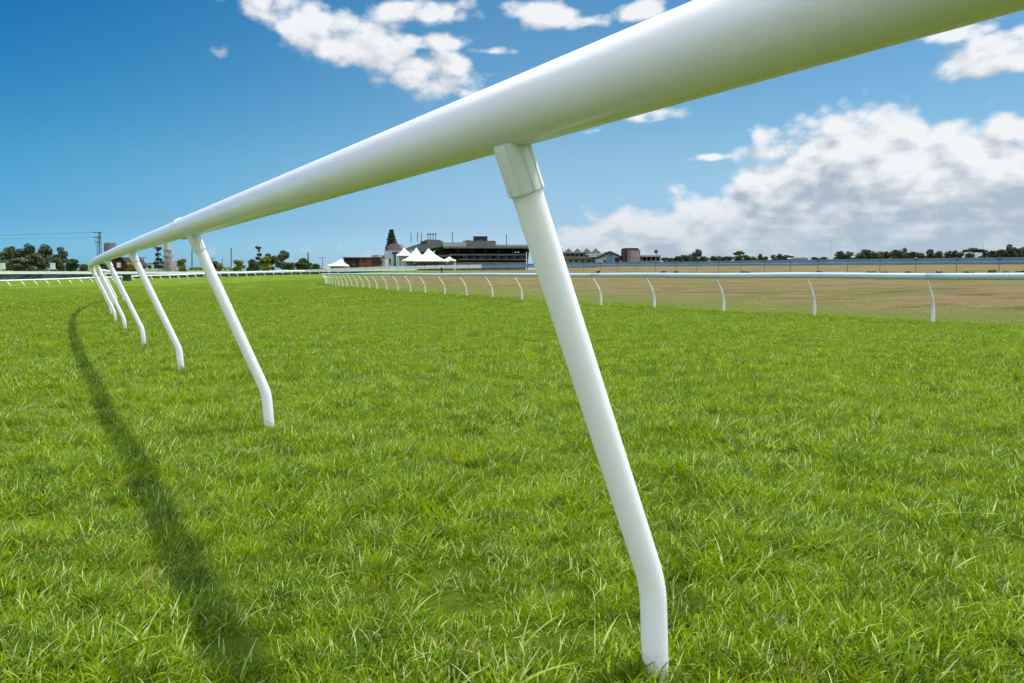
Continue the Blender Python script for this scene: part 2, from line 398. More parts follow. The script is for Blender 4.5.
gr = k.mix(k.m('MULTIPLY', k.ss(nC, .5, .7), .55), gr, (.028, .050, .008))
gr = k.mix(k.m('MULTIPLY', k.ss(nD, .52, .72), .45), gr, (.13, .115, .05))
vm = t.nodes.new('ShaderNodeMapping'); vm.inputs['Rotation'].default_value = (0, 0, R(-30)); vm.inputs['Scale'].default_value = (.13, .27, 1.); t.links.new(pz, vm.inputs[0])
sA = k.noise(vm.outputs[0], 1., 7, .68, .6)
dry = k.mix(k.ss(nB, .35, .7), (.185, .134, .060), (.135, .098, .042))
dry = k.mix(k.ss(sA, .46, .58), dry, (.115, .115, .030))
dry = k.mix(k.m('MULTIPLY', k.ss(k.noise(vm.outputs[0], 2.7, 7, .65), .50, .66), .75), dry, (.065, .048, .025))
dry = k.mix(k.m('MULTIPLY', k.ss(nC, .5, .75), .5), dry, (.11, .075, .04))
ed = k.m('ADD', attr('edge'), k.m('MULTIPLY', k.m('SUBTRACT', nC, .5), .9))
df = k.ss(ed, -.1, .5)
olive = k.mix(k.ss(nC, .4, .7), (.10, .125, .020), (.13, .125, .035))
dry = k.mix(k.ss(k.m('ADD', attr('edge'), k.m('MULTIPLY', k.m('SUBTRACT', nA, .5), 7.)), 1.5, 6.5), olive, dry)
path = k.m('MULTIPLY', k.ss(attr('strip'), 2.6, 2.0), k.ss(nC, .75, .55))
dry = k.mix(k.m('MULTIPLY', path, .75), dry, (.135, .12, .11))
far = k.mix(k.ss(nA, .4, .6), (.16, .16, .06), (.24, .17, .09))
col = k.mix(df, gr, dry)
t.links.new(col, b.inputs['Base Color']); b.inputs['Roughness'].default_value = .95; b.inputs['Specular IOR Level'].default_value = .1
bn = t.nodes.new('ShaderNodeBump'); bn.inputs['Distance'].default_value = .06; bn.inputs['Strength'].default_value = .9
t.links.new(k.m('ADD', nC, k.m('MULTIPLY', nD, .4)), bn.inputs['Height']); t.links.new(bn.outputs[0], b.inputs['Normal'])
ground = obj('ground', verts, faces, gm, smooth=True); tag(ground, kind='structure')
allxy = np.vstack([xy, [[0, 0]]])
at1 = ground.data.attributes.new('edge', 'FLOAT', 'POINT'); at1.data.foreach_set('value', sdist(allxy, edge).astype('f'))
fenceline = [Vector((p.x * .74, p.y * .74, 0)) for p in OF[:9]]
at2 = ground.data.attributes.new('strip', 'FLOAT', 'POINT'); at2.data.foreach_set('value', np.abs(sdist(allxy, fenceline)).astype('f'))

# ------------------------------------------------------------------ near running rail
def post_path(base, h, H, D, z0=None, kink=.215, kin=.016, bend=.05, sink=.06, n=7):
    n_v = Vector((-math.cos(h), -math.sin(h), 0)); z = gz(base.x, base.y) if z0 is None else z0
    b0 = Vector((base.x, base.y, z - sink)); kk = Vector((base.x, base.y, z + kink)) + n_v * kin; tp = Vector((base.x, base.y, z + H)) + n_v * D
    a = kk + (b0 - kk).normalized() * bend; c = kk + (tp - kk).normalized() * bend; out = [b0, b0.lerp(a, .5), a]
    for i in range(1, n): s_ = i / n; out.append(a * (1 - s_) ** 2 + kk * 2 * s_ * (1 - s_) + c * s_ * s_)
    return out + [c, c.lerp(tp, .33), c.lerp(tp, .66), tp], tp
HT = 1.10
b0 = near[0][0]
root = empty('running_rail', (b0.x, b0.y, gz(b0.x, b0.y)), 'white plastic running rail on slanted kinked posts crossing the foreground turf', 'running rail')
axis = []; idx = sorted(near)
last = 10
for i in idx:
    if i > last: break
    p, h = near[i]
    pp, tp = post_path(p, h, HT, D_)
    axis.append(tp + Vector((0, 0, RT)))
    seg = 40 if i < 3 else 20
    mb = MB(); mb.tube(pp[:-1] + [pp[-2].lerp(tp, .98)], .0287, seg); po = mb.build('post', M['post'], root, True); smooth_by_angle(po, 50)
    # clip socket between post and tube
    dr = (tp - pp[-2]).normalized(); e_ = tp + dr * .012; s_ = tp - dr * .082
    def prof(a):   # moulded ribs
        q = (a / (2 * math.pi) * 10) % 1; return 1.0 + (.07 if .09 < q < .91 else 0)
    mb = MB(); mb.tube([s_, s_ + dr * .002, s_.lerp(e_, .5), e_ - dr * .012, e_], [.0300, .0316, .0316, .0316, .030], 120 if i < 3 else 40, True, prof)
    so = mb.build('socket', M['clip'], po); smooth_by_angle(so, 30)
# tube sections: each ends in a flared bell that swallows the next
def spline(pts, n):
    out = []
    for i in range(len(pts) - 1):
        p0, p1, p2, p3 = pts[max(i - 1, 0)], pts[i], pts[i + 1], pts[min(i + 2, len(pts) - 1)]
        for j in range(n):
            s_ = j / n
            out.append(.5 * ((2 * p1) + (p2 - p0) * s_ + (2 * p0 - 5 * p1 + 4 * p2 - p3) * s_ ** 2 + (3 * p1 - p0 - 3 * p2 + p3) * s_ ** 3))
    return out + [pts[-1]]
ax = spline(axis, 24)
cum = [0.]
for a, c in zip(ax[:-1], ax[1:]): cum.append(cum[-1] + (c - a).length)
def along(s_):
    s_ = max(0, min(cum[-1] - 1e-6, s_)); i = int(np.searchsorted(cum, s_, side='right')) - 1
    return ax[i].lerp(ax[i + 1], (s_ - cum[i]) / (cum[i + 1] - cum[i]))
S1 = cum[24 * (idx.index(1))] + .34      # joint just past the second post
joints = [S1 - 4 * L, S1, S1 + 4 * L, S1 + 8 * L]
joints = [0.] + [j for j in joints if 0.3 < j < cum[-1] - .3] + [cum[-1]]
def rprof(a):
    # slight egg section with a seam rib along the underside
    d = math.degrees((a + math.pi / 2) % (2 * math.pi)); d = min(d, 360 - d)
    r_ = 1 + .012 * math.cos(2 * a)
    if abs(d) < 2.2: r_ += .022
    return r_
for q, (s0, s1) in enumerate(zip(joints[:-1], joints[1:])):
    ss_ = [s0 - .11 if q else s0, s0 - .02 if q else s0 + .01] + list(np.linspace(s0 + .02, s1 - .09, 40)) + [s1 - .07, s1 - .055, s1 - .04, s1 - .004, s1]
    rr = [RT * .88, RT * .90] + [RT * .915 + (RT * .085) * min(1, (s_ - s0) / (2.2 * L)) for s_ in ss_[2:42]] + [RT * 1.01, RT * 1.055, RT * 1.08, RT * 1.085, RT * 1.06]
    mb = MB(); path = [along(s_) for s_ in ss_]
    path[0] = along(ss_[0]) if q else path[0]
    mb.tube(path, rr, 120 if q < 3 else 40, True, rprof); o = mb.build('rail_tube', M['rail'], root, True); smooth_by_angle(o, 28)

# ------------------------------------------------------------------ far running rail on the right
root = empty('running_rail', tuple(RB[0]), 'pale running rail on small curved posts along the far edge of the turf', 'running rail')
tops = []
for i, p in enumerate(RBfull):
    a = RBfull[max(i - 1, 0)]; c = RBfull[min(i + 1, len(RBfull) - 1)]; dv = (c - a); h = math.atan2(-dv.x, dv.y)
    z = gz(p.x, p.y)
    nv = Vector((-math.cos(h), -math.sin(h), 0)); path = []
    for s_ in (-.06, 0, .25, .45, .6, .72, .84, .93, 1.0):
        lean = 0 if s_ < .3 else ((s_ - .3) / .7) ** 1.55 * .40
        path.append(Vector((p.x, p.y, z + .96 * s_)) + nv * lean)
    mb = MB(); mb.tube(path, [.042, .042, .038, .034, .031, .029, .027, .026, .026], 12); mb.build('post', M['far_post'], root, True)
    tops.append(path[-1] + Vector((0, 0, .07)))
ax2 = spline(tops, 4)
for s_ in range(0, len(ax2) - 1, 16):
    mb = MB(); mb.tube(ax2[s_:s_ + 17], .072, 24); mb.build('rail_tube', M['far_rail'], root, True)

# ------------------------------------------------------------------ outer fence and left rails
def resample(line, step):
    out = [line[0].copy()]; acc = 0.
    for a, c in zip(line[:-1], line[1:]):
        d = (c - a).length; s_ = step - acc
        while s_ <= d: out.append(a.lerp(c, s_ / d)); s_ += step
        acc = (acc + d) % step
    return out
OFs = spline(OF, 12)
root = empty('boundary_fence', tuple(OF[2]), 'long blue grey double rail fence on thin dark posts beyond the brown ground', 'fence')
PO = resample(OFs, 3.3); PO = [Vector((p.x, p.y, gz(p.x, p.y))) for p in PO]
for p in PO[:99]:
    q = Vector((p.x, p.y, 0)).normalized()
    mb = MB(); mb.tube([p - Vector((0, 0, .2)), p + Vector((0, 0, 1.16))], .028, 6)
    mb.tube([p + Vector((0, 0, 1.0)), p + Vector((0, 0, 1.18)) - q * .17, p + Vector((0, 0, 1.32)) - q * .24], [.05, .06, .045], 6); mb.build('post', M['blue_dark'], root)
def rail_strip(root, pts, z0, z1, thick, m, name='rail', step=8, push=0.):
    for s_ in range(0, len(pts) - 1, step):
        mb = MB(); seg = pts[s_:s_ + step + 1]; v = []
        for p in seg:
            q = Vector((p.x, p.y, 0)).normalized() * thick; o_ = Vector((p.x, p.y, 0)).normalized() * push
            for zz_, off in ((z0, 0), (z1, 0), (z1, 1), (z0, 1)): v.append(Vector((p.x, p.y, p.z + zz_)) - q * off - o_)
        f = [(i * 4 + j, i * 4 + (j + 1) % 4, (i + 1) * 4 + (j + 1) % 4, (i + 1) * 4 + j) for i in range(len(seg) - 1) for j in range(4)] + [(0, 3, 2, 1), tuple((len(seg) - 1) * 4 + j for j in range(4))]
        mb.add(v, f); mb.build(name, m if seg[0].y < 118 else M['white'], root)
rail_strip(root, PO, 1.02, 1.30, .09, M['blue_rail'], push=.03)
rail_strip(root, PO, .72, .93, .09, M['blue_rail'], push=.03)
rail_strip(root, PO, .935, 1.015, .03, M['far_rail'], name='cap_strip', push=.04)

def low_rail(line, step, label, H, rad, lean, rootname='running_rail', rr=.075):
    pts = resample(spline(line, 10), step); pts = [Vector((p.x, p.y, gz(p.x, p.y))) for p in pts][:95]
    root = empty(rootname, tuple(pts[0]), label, 'running rail'); tops = []
    for i, p in enumerate(pts):
        dv = pts[min(i + 1, len(pts) - 1)] - pts[max(i - 1, 0)]; nv = Vector((dv.y, -dv.x, 0)).normalized() * -lean
        path = [p - Vector((0, 0, .05)), p + Vector((0, 0, H * .3)), p + Vector((0, 0, H * .65)) + nv * .4, p + Vector((0, 0, H)) + nv]
        mb = MB(); mb.tube(path, rad, 6); mb.build('post', M['far_post'], root, True); tops.append(path[-1] + Vector((0, 0, rr)))
    for s_ in range(0, len(tops) - 1, 8):
        mb = MB(); mb.tube(tops[s_:s_ + 9], rr, 8); mb.build('rail_tube', M['white'], root, True)
    return root
low_rail(LL, 2.6, 'low white running rail on leaning posts at the far left edge of the turf', .88, .05, .55, rr=.11)
# upper left: white capped fence with dark mesh
root = empty('boundary_fence', tuple(LU[2]), 'white topped fence with dark mesh infill behind the left running rail', 'fence')
PU = resample(spline(LU, 10), 3.6); PU = [Vector((p.x, p.y, gz(p.x, p.y))) for p in PU]
def topz(p):   # its top runs level
    u = 512 + 740.4 * p.x / p.y
    v = np.interp(u, [-330, 0, 90, 180, 240, 300, 420], [271.2, 271.2, 271.4, 271.7, 271.3, 269.9, 268.6]); return at(512, v, p.y).z
for i, p in enumerate(PU[:98]):
    mb = MB(); mb.box((p.x - .06, p.y - .06, p.z - .2), (p.x + .06, p.y + .06, topz(p) - .02)); mb.build('post', M['white'], root)
for s_ in range(0, len(PU) - 1, 4):
    seg = PU[s_:s_ + 5]
    for name, m, f0, f1, th in (('top_rail', M['white'], lambda p: topz(p) - .50, topz, .12), ('mesh_panel', M['mesh'], lambda p: p.z, lambda p: topz(p) - .53, .03)):
        v = []
        for p in seg:
            q = Vector((p.x, p.y, 0)).normalized(); base = p - q * .08
            for zz_, off in ((f0(p), 0), (f1(p), 0), (f1(p), 1), (f0(p), 1)): v.append(Vector((base.x, base.y, zz_)) - q * off * th)
        f = [(i * 4 + j, i * 4 + (j + 1) % 4, (i + 1) * 4 + (j + 1) % 4, (i + 1) * 4 + j) for i in range(len(seg) - 1) for j in range(4)] + [(0, 3, 2, 1), tuple((len(seg) - 1) * 4 + j for j in range(4))]
        if len(seg) > 1: obj(name, v, f, m, root)

# ------------------------------------------------------------------ buildings
def thing(name, u, v, Y, label, cat, group=None):
    p = at(u, v, Y); return empty(name, (p.x, p.y, gz(p.x, p.y)), label, cat, group)
def px(root, name, m, boxes, Y, dep=None):
    mb = MB()
    for bx_ in boxes:
        x0, x1, y0, y1 = bx_[:4]; yy = bx_[4] if len(bx_) > 4 else 0; dd = bx_[5] if len(bx_) > 5 else dep
        mb.pbox(x0, x1, y0, y1, Y + yy, dd)
    return mb.build(name, m, root)
# grandstand
YS = 330
gs = thing('grandstand', 480, 270, YS, 'large dark grandstand with stepped grey roof behind the white tents', 'grandstand')
px(gs, 'lower_wall', M['taupe'], [(428, 528, 262.2, 274)], YS, 30)
mb = MB(); mb.prism([(428, 262.2), (528, 262.2), (529.5, 248.0), (455, 247.2), (436, 250)], YS + 9, 21); mb.build('back_wall', M['deep'], gs)
mb = MB(); mb.prism([(398, 250.5), (420, 243.4), (424, 240.4), (428, 239.3), (440, 240), (443, 241.8), (443.2, 246.6), (432, 248.2), (426, 251), (402, 256)], YS + 4, 22); r_ = mb.build('roof', M['grey'], gs)
px(gs, 'fascia_panel', M['lgrey'], [(443.2, 465.5, 242.4, 246.4)], YS - 1, 24)
px(gs, 'roof', M['grey'], [(443.2, 529.5, 246.4, 248.2)], YS - 2, 30)
px(gs, 'upper_storey', M['taupe'], [(463, 495.4, 240.7, 246.3), (466, 470, 240.0, 240.7)], YS + 3, 16)
cb = px(gs, 'commentary_box', M['dark'], [(473, 487.3, 236.2, 237.2), (473.3, 475, 237.2, 240.6), (485.5, 487, 237.2, 240.6), (473.2, 487.1, 239.5, 240.65)], YS + 5, 6)
px(cb, 'window', M['glass'], [(475, 485.5, 237.2, 239.5)], YS + 5.4, 4)
px(gs, 'side_canopy', M['lgrey'], [(495.4, 528, 244.6, 246.2)], YS + 8, 12)
st = []
for i_ in range(7):
    st.append((437 + i_ * .3, 527, 261.6 - i_ * 1.55, 262.2 - i_ * 1.55 + .5, 1 + i_ * 1.1, 2.0))
px(gs, 'seating_tier', M['dark'], st, YS)
px(gs, 'balcony_front', M['taupe'], [(449, 527, 254.1, 255.3), (438, 452, 255.2, 256.6)], YS - .5, 3)
px(gs, 'balcony_front', M['taupe'], [(458, 528, 259.0, 259.8), (463, 528, 262.5, 264.0)], YS - 1.2, 2)
for i_ in range(8): px(gs, 'window', M['glass'], [(463 + i_ * 8, 468.5 + i_ * 8, 256.1, 258.7)], YS + .6, .5)
for i_ in range(6): px(gs, 'column', M['dark'], [(458 + i_ * 13.6, 458.4 + i_ * 13.6, 248.2, 262.2)], YS - 1.6, .4)
px(gs, 'sign_panel', M['lgrey'], [(514.5, 516.3, 251.6, 252.8), (517.2, 519.2, 251.6, 252.8)], YS - 2.2, .3)
px(gs, 'plant_room', M['dark'], [(420.5, 427, 241.2, 243.2)], YS + 3.6, 6)
for u_, t_, b_ in ((411, 233, 242), (417.5, 232, 241), (421.2, 233, 240.5), (452.5, 232, 242.2), (506.5, 234, 244.5)):
    mb = MB(); mb.tube([at(u_, b_ + .8, YS + 8), at(u_, t_, YS + 8)], .16, 6); mb.build('mast', M['wood'], gs)
for u_ in (428, 430.3, 433, 435.6):
    mb = MB(); mb.tube([at(u_, 239.8, YS + 9), at(u_, 233, YS + 9)], .14, 6); mb.tube([at(u_ - 1, 234.4, YS + 9), at(u_ + 1, 234.0, YS + 9)], .28, 6); mb.build('antenna', M['wood'], gs)
# pale building and salmon gable beside the pine
pb = thing('pavilion', 398, 268, 290, 'pale blue grey pavilion with dark windows under the norfolk pine', 'pavilion')
px(pb, 'wall', M['pale'], [(384.5, 412, 250.8, 272)], 290, 14)
mb = MB(); mb.prism([(387, 256), (387.5, 246), (392, 243.3), (398, 243.5), (403, 249), (403, 256)], 296, 12); mb.build('roof', M['salmon'], pb)
px(pb, 'window', M['glass'], [(386, 390.5, 258.5, 263)], 289.7, .5); px(pb, 'window', M['glass'], [(392.2, 397.6, 252, 254)], 289.6, .6); px(pb, 'window', M['glass'], [(403.4, 406.4, 254, 257)], 289.7, .5)
px(pb, 'downpipe', M['green_box'], [(394.2, 395.6, 254.3, 267.2)], 289.6, .4)
px(pb, 'door', M['white'], [(398.5, 401, 258, 267)], 289.6, .4)
# red brick building
bb = thing('brick_building', 365, 268, 280, 'long red brick building with thin dark flat roof left of the pavilion', 'building')
px(bb, 'wall', M['brick'], [(359.5, 379, 258.3, 273)], 280, 16); px(bb, 'side_wall', M['brick_dark'], [(344, 359.4, 258.3, 273)], 281, 15)
px(bb, 'roof', M['dark'], [(342.5, 381, 257.2, 258.2)], 279, 18); px(bb, 'roof_box', M['lgrey'], [(371.5, 379, 254.8, 257.1)], 284, 8)
px(bb, 'window', M['glass'], [(362.5, 365, 259.2, 262.2)], 279.8, .3); px(bb, 'window', M['glass'], [(372.6, 381.5, 260.0, 264.6)], 279.7, 4)
px(bb, 'window', M['glass'], [(346, 349, 259.6, 266)], 280.8, .3); px(bb, 'window', M['glass'], [(352, 355, 259.6, 266)], 280.8, .3)
px(bb, 'annex', M['cream'], [(379.1, 385, 258.4, 273)], 280.6, 12)
# tents
def tent(root, u0, u1, up_, vp, ve, Y, wall=True, vb=268.6):
    a = at(u0, ve, Y); c = at(u1, ve, Y); pk = at(up_, vp, Y); w = (c.x - a.x); dep = w * .9; cy = Y + dep / 2; n = 14; K = 24; v = []
    for i in range(n + 1):
        s_ = i / n; prof_ = (1 - s_) ** 1.75
        for j in range(K):
            th = 2 * math.pi * j / K; cx, sy = math.cos(th), math.sin(th); m_ = max(abs(cx), abs(sy)); cx /= m_; sy /= m_
            bx_ = (c.x if cx > 0 else a.x); ex = pk.x + (bx_ - pk.x) * abs(cx); ey = cy + sy * dep / 2
            sag = 1 - .10 * s_ * (abs(cx * sy) < .85)
            v.append(Vector((pk.x + (ex - pk.x) * s_, cy + (ey - cy) * s_, a.z + (pk.z - a.z) * prof_)))
    f = [(i * K + j, i * K + (j + 1) % K, (i + 1) * K + (j + 1) % K, (i + 1) * K + j) for i in range(n) for j in range(K)]
    v += [p - Vector((0, 0, .45)) for p in v[-K:]]
    f += [(n * K + j, n * K + (j + 1) % K, (n + 1) * K + (j + 1) % K, (n + 1) * K + j) for j in range(K)]
    obj('canopy', v, f, M['canvas'], root, True)
    g0 = gz((a.x + c.x) / 2, Y) - .1
    for xx in (a.x + .15, c.x - .15):
        for yy in (cy - dep / 2 + .15, cy + dep / 2 - .15):
            mb = MB(); mb.tube([(xx, yy, g0), (xx, yy, a.z)], .09, 6); mb.build('pole', M['white'], root)
    mb = MB(); mb.box((a.x + .3, cy + dep / 2 - .3, g0), (c.x - .3, cy + dep / 2 - .2, a.z - .4)); mb.build('back_wall', M['lgrey'], root)
tg = 'white peaked marquees before the grandstand'
for (u0, u1, up_, vp, ve, Y, lb) in ((396, 412, 403, 247.2, 254.6, 262, 'white peaked marquee beside the pavilion, leftmost of the three tall peaks'),
        (402, 427, 414.8, 247.0, 259.8, 250, 'white peaked marquee in the middle of the three tall peaks'),
        (414, 447, 426.6, 247.8, 260.1, 246, 'widest white marquee with a long right skirt before the dark stand'),
        (443, 455, 448.8, 256.4, 259.6, 252, 'smallest white marquee at the right end of the tent row')):
    t_ = thing('marquee', (u0 + u1) / 2, 268, Y, lb, 'marquee', tg); tent(t_, u0, u1, up_, vp, ve, Y)
t_ = thing('marquee', 338, 268, 262, 'white marquee tent at the left end of the red brick building', 'marquee'); tent(t_, 326, 345.4, 339.5, 258.6, 265.0, 262)
# plain dark masses standing in for the shaded row of people under the tents
for i_, u_ in enumerate((410.5, 415, 421.5, 425.5, 430, 436, 442, 446, 450.5)):
    w_ = (1.6, 2.2, 1.3, 1.9)[i_ % 4]
    tt = thing('dark_mass', u_, 268, 244, 'dark table number in the shade', 'mass', 'dark masses along the front of the tents')
    tt['label'] = 'dark table in the row along the shaded tent front'
    px(tt, 'mass_top', M['deep'], [(u_ - w_, u_ + w_, 264.2, 264.9)], 244, 1.2); px(tt, 'mass_body', M['dark'], [(u_ - w_ * .7, u_ + w_ * .7, 264.9, 269.5)], 244.2, .8)
# flag pole right of grandstand
fp = thing('flag_pole', 526.5, 268, 240, 'slender white pole standing before the right end of the grandstand', 'pole')
mb = MB(); mb.tube([at(526.5, 275, 240), at(526.5, 253, 240)], [.17, .1], 8); mb.build('shaft', M['white'], fp)
mb = MB(); mb.tube([at(526.5, 253, 240), at(526.5, 252.3, 240)], [.2, .2], 8); mb.build('finial', M['white'], fp)
# zigzag roofed stand
Z2 = 300
zs = thing('pyramid_roof_stand', 578, 268, Z2, 'small grandstand with a row of pyramid roofs right of the big post', 'grandstand')
px(zs, 'wall', M['cream'], [(548, 599, 257.0, 272)], Z2 + 2, 14); px(zs, 'seating_tier', M['deep'], [(548, 589, 253.5, 256.8)], Z2 + 4, 10)
px(zs, 'fascia', M['white'], [(586, 602, 253.9, 255.1)], Z2 - .5, 8); px(zs, 'balcony_front', M['taupe'], [(548, 602, 256.5, 258.3)], Z2 - .6, 3)
for u_ in (559.5, 568.6, 577.6, 587, 596):
    a = at(u_ - 5.2, 253.3, Z2); c = at(u_ + 5.2, 253.3, Z2); pk = at(u_, 248.1, Z2); d = c.x - a.x
    obj('pyramid_roof', [(a.x, Z2 - 1, a.z), (c.x, Z2 - 1, a.z), (c.x, Z2 - 1 + d, a.z), (a.x, Z2 - 1 + d, a.z), (pk.x, Z2 - 1 + d / 2, pk.z)], [(0, 1, 4), (1, 2, 4), (2, 3, 4), (3, 0, 4), (3, 2, 1, 0)], M['olive_roof'], zs)
for i_ in range(10): px(zs, 'column', M['lgrey'], [(556 + i_ * 4.6, 556.5 + i_ * 4.6, 253.4, 256.4)], Z2 - .4, .3)
for i_ in range(7): px(zs, 'window', M['glass'], [(557 + i_ * 6, 560 + i_ * 6, 260, 262.4)], Z2 + 1.8, .3)
# gabled glass hall
gh = thing('gabled_hall', 611, 268, 285, 'gabled glass fronted hall beside the square brown tower', 'hall')
mb = MB(); mb.prism([(598.5, 256.6), (610.4, 250.9), (624.2, 257.4), (624.2, 258.8), (610.4, 252.6), (598.5, 258.0)], 284, 18); mb.build('roof', M['dark'], gh)
mb = MB(); mb.prism([(599, 272), (599, 258.1), (610.4, 252.8), (623.8, 258.9), (623.8, 272)], 285, 15); mb.build('wall', M['pale'], gh)
mb = MB(); mb.prism([(607, 262), (607, 255.4), (610.4, 253.9), (613, 255.2), (613, 262)], 284.7, .4); mb.build('window', M['blue_rail'], gh)
px(gh, 'window', M['glass'], [(614.5, 622.5, 257.7, 259.5)], 284.7, .4); px(gh, 'window', M['glass'], [(603.5, 606, 260, 263)], 284.7, .4); px(gh, 'door', M['brick_dark'], [(615, 619, 259.7, 263)], 284.6, .4)
# square tower
tw = thing('square_tower', 633, 268, 280, 'boxy brown tower block with dark cornice right of the gabled hall', 'tower')
px(tw, 'wall', M['pink'], [(626.8, 640.3, 249.6, 272)], 280, 7); px(tw, 'side_fin', M['dark'], [(624, 626.7, 248.0, 272)], 279.5, 8)
px(tw, 'cornice', M['dark'], [(626.8, 638.6, 248.0, 249.5)], 279.6, 7.6)
px(tw, 'recess_panel', M['taupe'], [(627.2, 631, 250.5, 263)], 279.8, .4)
# low pale roofed stand
ls = thing('low_stand', 651, 268, 285, 'low open stand with pale roof right of the brown tower', 'stand')
px(ls, 'roof', M['lgrey'], [(641, 661.5, 255.2, 256.6)], 284, 12); px(ls, 'back_wall', M['deep'], [(641, 660, 256.7, 260.5)], 292, 2); px(ls, 'front_wall', M['pink'], [(641, 660.5, 260.6, 272)], 286, 4)
for i_ in range(5): px(ls, 'column', M['lgrey'], [(642 + i_ * 4.5, 642.5 + i_ * 4.5, 256.6, 260.6)], 284.4, .3)
lm = thing('light_mast', 656.2, 268, 300, 'mast with a dark lamp cluster above the low pale stand', 'mast')
mb = MB(); mb.tube([at(656.2, 272, 300), at(656.2, 252, 300)], .14, 6); mb.build('shaft', M['wood'], lm); px(lm, 'lamp_cluster', M['dark'], [(654.8, 657.8, 250, 253)], 300, 1)

# left side buildings
hs = thing('gabled_house', 112, 270, 190, 'dark gabled house seen between the near posts on the left', 'house')
mb = MB(); mb.prism([(97, 272), (97, 263), (103, 259), (111, 257.6), (121, 258), (128.5, 266), (128.5, 272)], 190, 8); mb.build('wall', M['brick_dark'], hs)
mb = MB(); mb.prism([(95.5, 264), (103, 258.1), (111, 256.7), (121.5, 257.1), (129.6, 266), (129, 266.6), (121, 258), (111, 257.6), (103, 259), (96.5, 264.6)], 189, 10); mb.build('roof', M['olive_roof'], hs)
px(hs, 'window', M['white'], [(117, 120.4, 262.6, 267.5)], 189.7, .4); px(hs, 'window', M['lgrey'], [(102, 104, 261, 267)], 189.7, .4); px(hs, 'chimney', M['taupe'], [(112, 115, 254.4, 258)], 192, 1.5)
wt = thing('tower_block', 107.5, 270, 330, 'distant grey tower block beside the tall power pole', 'tower')
px(wt, 'wall', M['taupe'], [(105.2, 109.8, 243.6, 275)], 330, 5); px(wt, 'stair_core', M['taupe'], [(105.8, 108.6, 242.6, 262)], 329.5, 6)
wb = thing('white_building', 150, 270, 230, 'low white building with a row of dark windows on the left', 'building')
px(wb, 'wall', M['white'], [(141, 162, 263.6, 274)], 230, 9); px(wb, 'roof', M['lgrey'], [(140, 163, 262.7, 263.5)], 229.4, 10.5)
for u_ in (142.5, 148, 154, 158.5): px(wb, 'window', M['glass'], [(u_, u_ + 3, 265.3, 268.4)], 229.8, .3)
jt = thing('judges_tower', 166.5, 270, 215, 'tall narrow pinkish white tower with flared base rising over the left fence', 'tower')
px(jt, 'shaft', M['cream'], [(164, 167.4, 243, 261)], 216, 2.2); px(jt, 'platform', M['pink'], [(162.4, 169, 255.5, 257)], 215.4, 3.4); px(jt, 'platform', M['lgrey'], [(162.8, 168.6, 249.2, 250.2)], 215.5, 3.2)
px(jt, 'base', M['pink'], [(161.5, 170.5, 261, 274)], 215, 4); px(jt, 'window', M['blue_rail'], [(163.5, 167.5, 263, 267)], 214.8, .3); px(jt, 'door', M['pink'], [(168.2, 170.4, 264.5, 270)], 214.8, .3)
def lowhouse(u0, u1, v0, Y, label, wm, rm):
    h_ = thing('low_building', (u0 + u1) / 2, 270, Y, label, 'building'); px(h_, 'wall', wm, [(u0, u1, v0 + 1.2, 275)], Y, 8)
    mb = MB(); mb.prism([(u0 - .8, v0 + 1.2), (u0 + 2, v0), (u1 - 2, v0), (u1 + .8, v0 + 1.2)], Y - .5, 9); mb.build('roof', rm, h_)
    n = max(2, int((u1 - u0) / 4))
    for i_ in range(n): q = u0 + (i_ + .5) * (u1 - u0) / n; px(h_, 'window', M['glass'], [(q - .6, q + .6, v0 + 2, v0 + 3.6)], Y - .2, .4)
lowhouse(301, 323, 267.2, 240, 'low taupe roofed building left of the white end tent', M['cream'], M['pink'])
lowhouse(189, 212, 267.0, 240, 'low cream building behind the second post on the left', M['cream'], M['lgrey'])
lowhouse(222, 233, 266.8, 236, 'small white shed at the foot of the middle power pole', M['white'], M['lgrey'])
lowhouse(752, 760, 258.2, 330, 'small pale shed among the far trees right of the umbrella tree', M['lgrey'], M['lgrey'])
lowhouse(771, 778, 258.4, 330, 'small brownish shed among the far trees behind the blue fence', M['pink'], M['lgrey'])
lowhouse(792, 808, 257.4, 330, 'long pale low shed in the gap of the far trees', M['cream'], M['lgrey'])
lowhouse(949, 962, 256.0, 330, 'red walled low shed below the dark trees on the right', M['brick'], M['brick'])
lowhouse(998, 1009, 255.6, 300, 'white roofed shed beyond the blue fence at the far right', M['white'], M['white'])
for u0, u1, lb in ((-2, 4.6, 'white panel board below the trees at the left edge of the photo'), (50.2, 54.6, 'small white panel board between two trees on the left')):
    s_ = thing('signboard', (u0 + u1) / 2, 270, 150, lb, 'signboard'); px(s_, 'panel', M['white'], [(u0, u1, 263, 269.4)], 150, .15)
    px(s_, 'leg', M['wood'], [(u0 + .3, u0 + .8, 269.4, 275)], 150, .1); px(s_, 'leg', M['wood'], [(u1 - .8, u1 - .3, 269.4, 275)], 150, .1)
gb = thing('utility_box', 126, 278, 118, 'dark green utility cabinet beside the low rail on the left', 'utility box')
px(gb, 'cabinet', M['green_box'], [(122.6, 128.8, 275.2, 281)], 119, .8); px(gb, 'lid', M['green_box'], [(122.2, 129.2, 274.4, 275.1)], 118.9, 1.0)
bp = thing('marker_post', 441.6, 272, 128, 'short dark marker post standing on the grass before the tents', 'post')
px(bp, 'shaft', M['dark'], [(441.0, 442.2, 267.8, 274)], 128, .2); px(bp, 'cap', M['dark'], [(440.8, 442.4, 267.3, 267.8)], 127.96, .28)

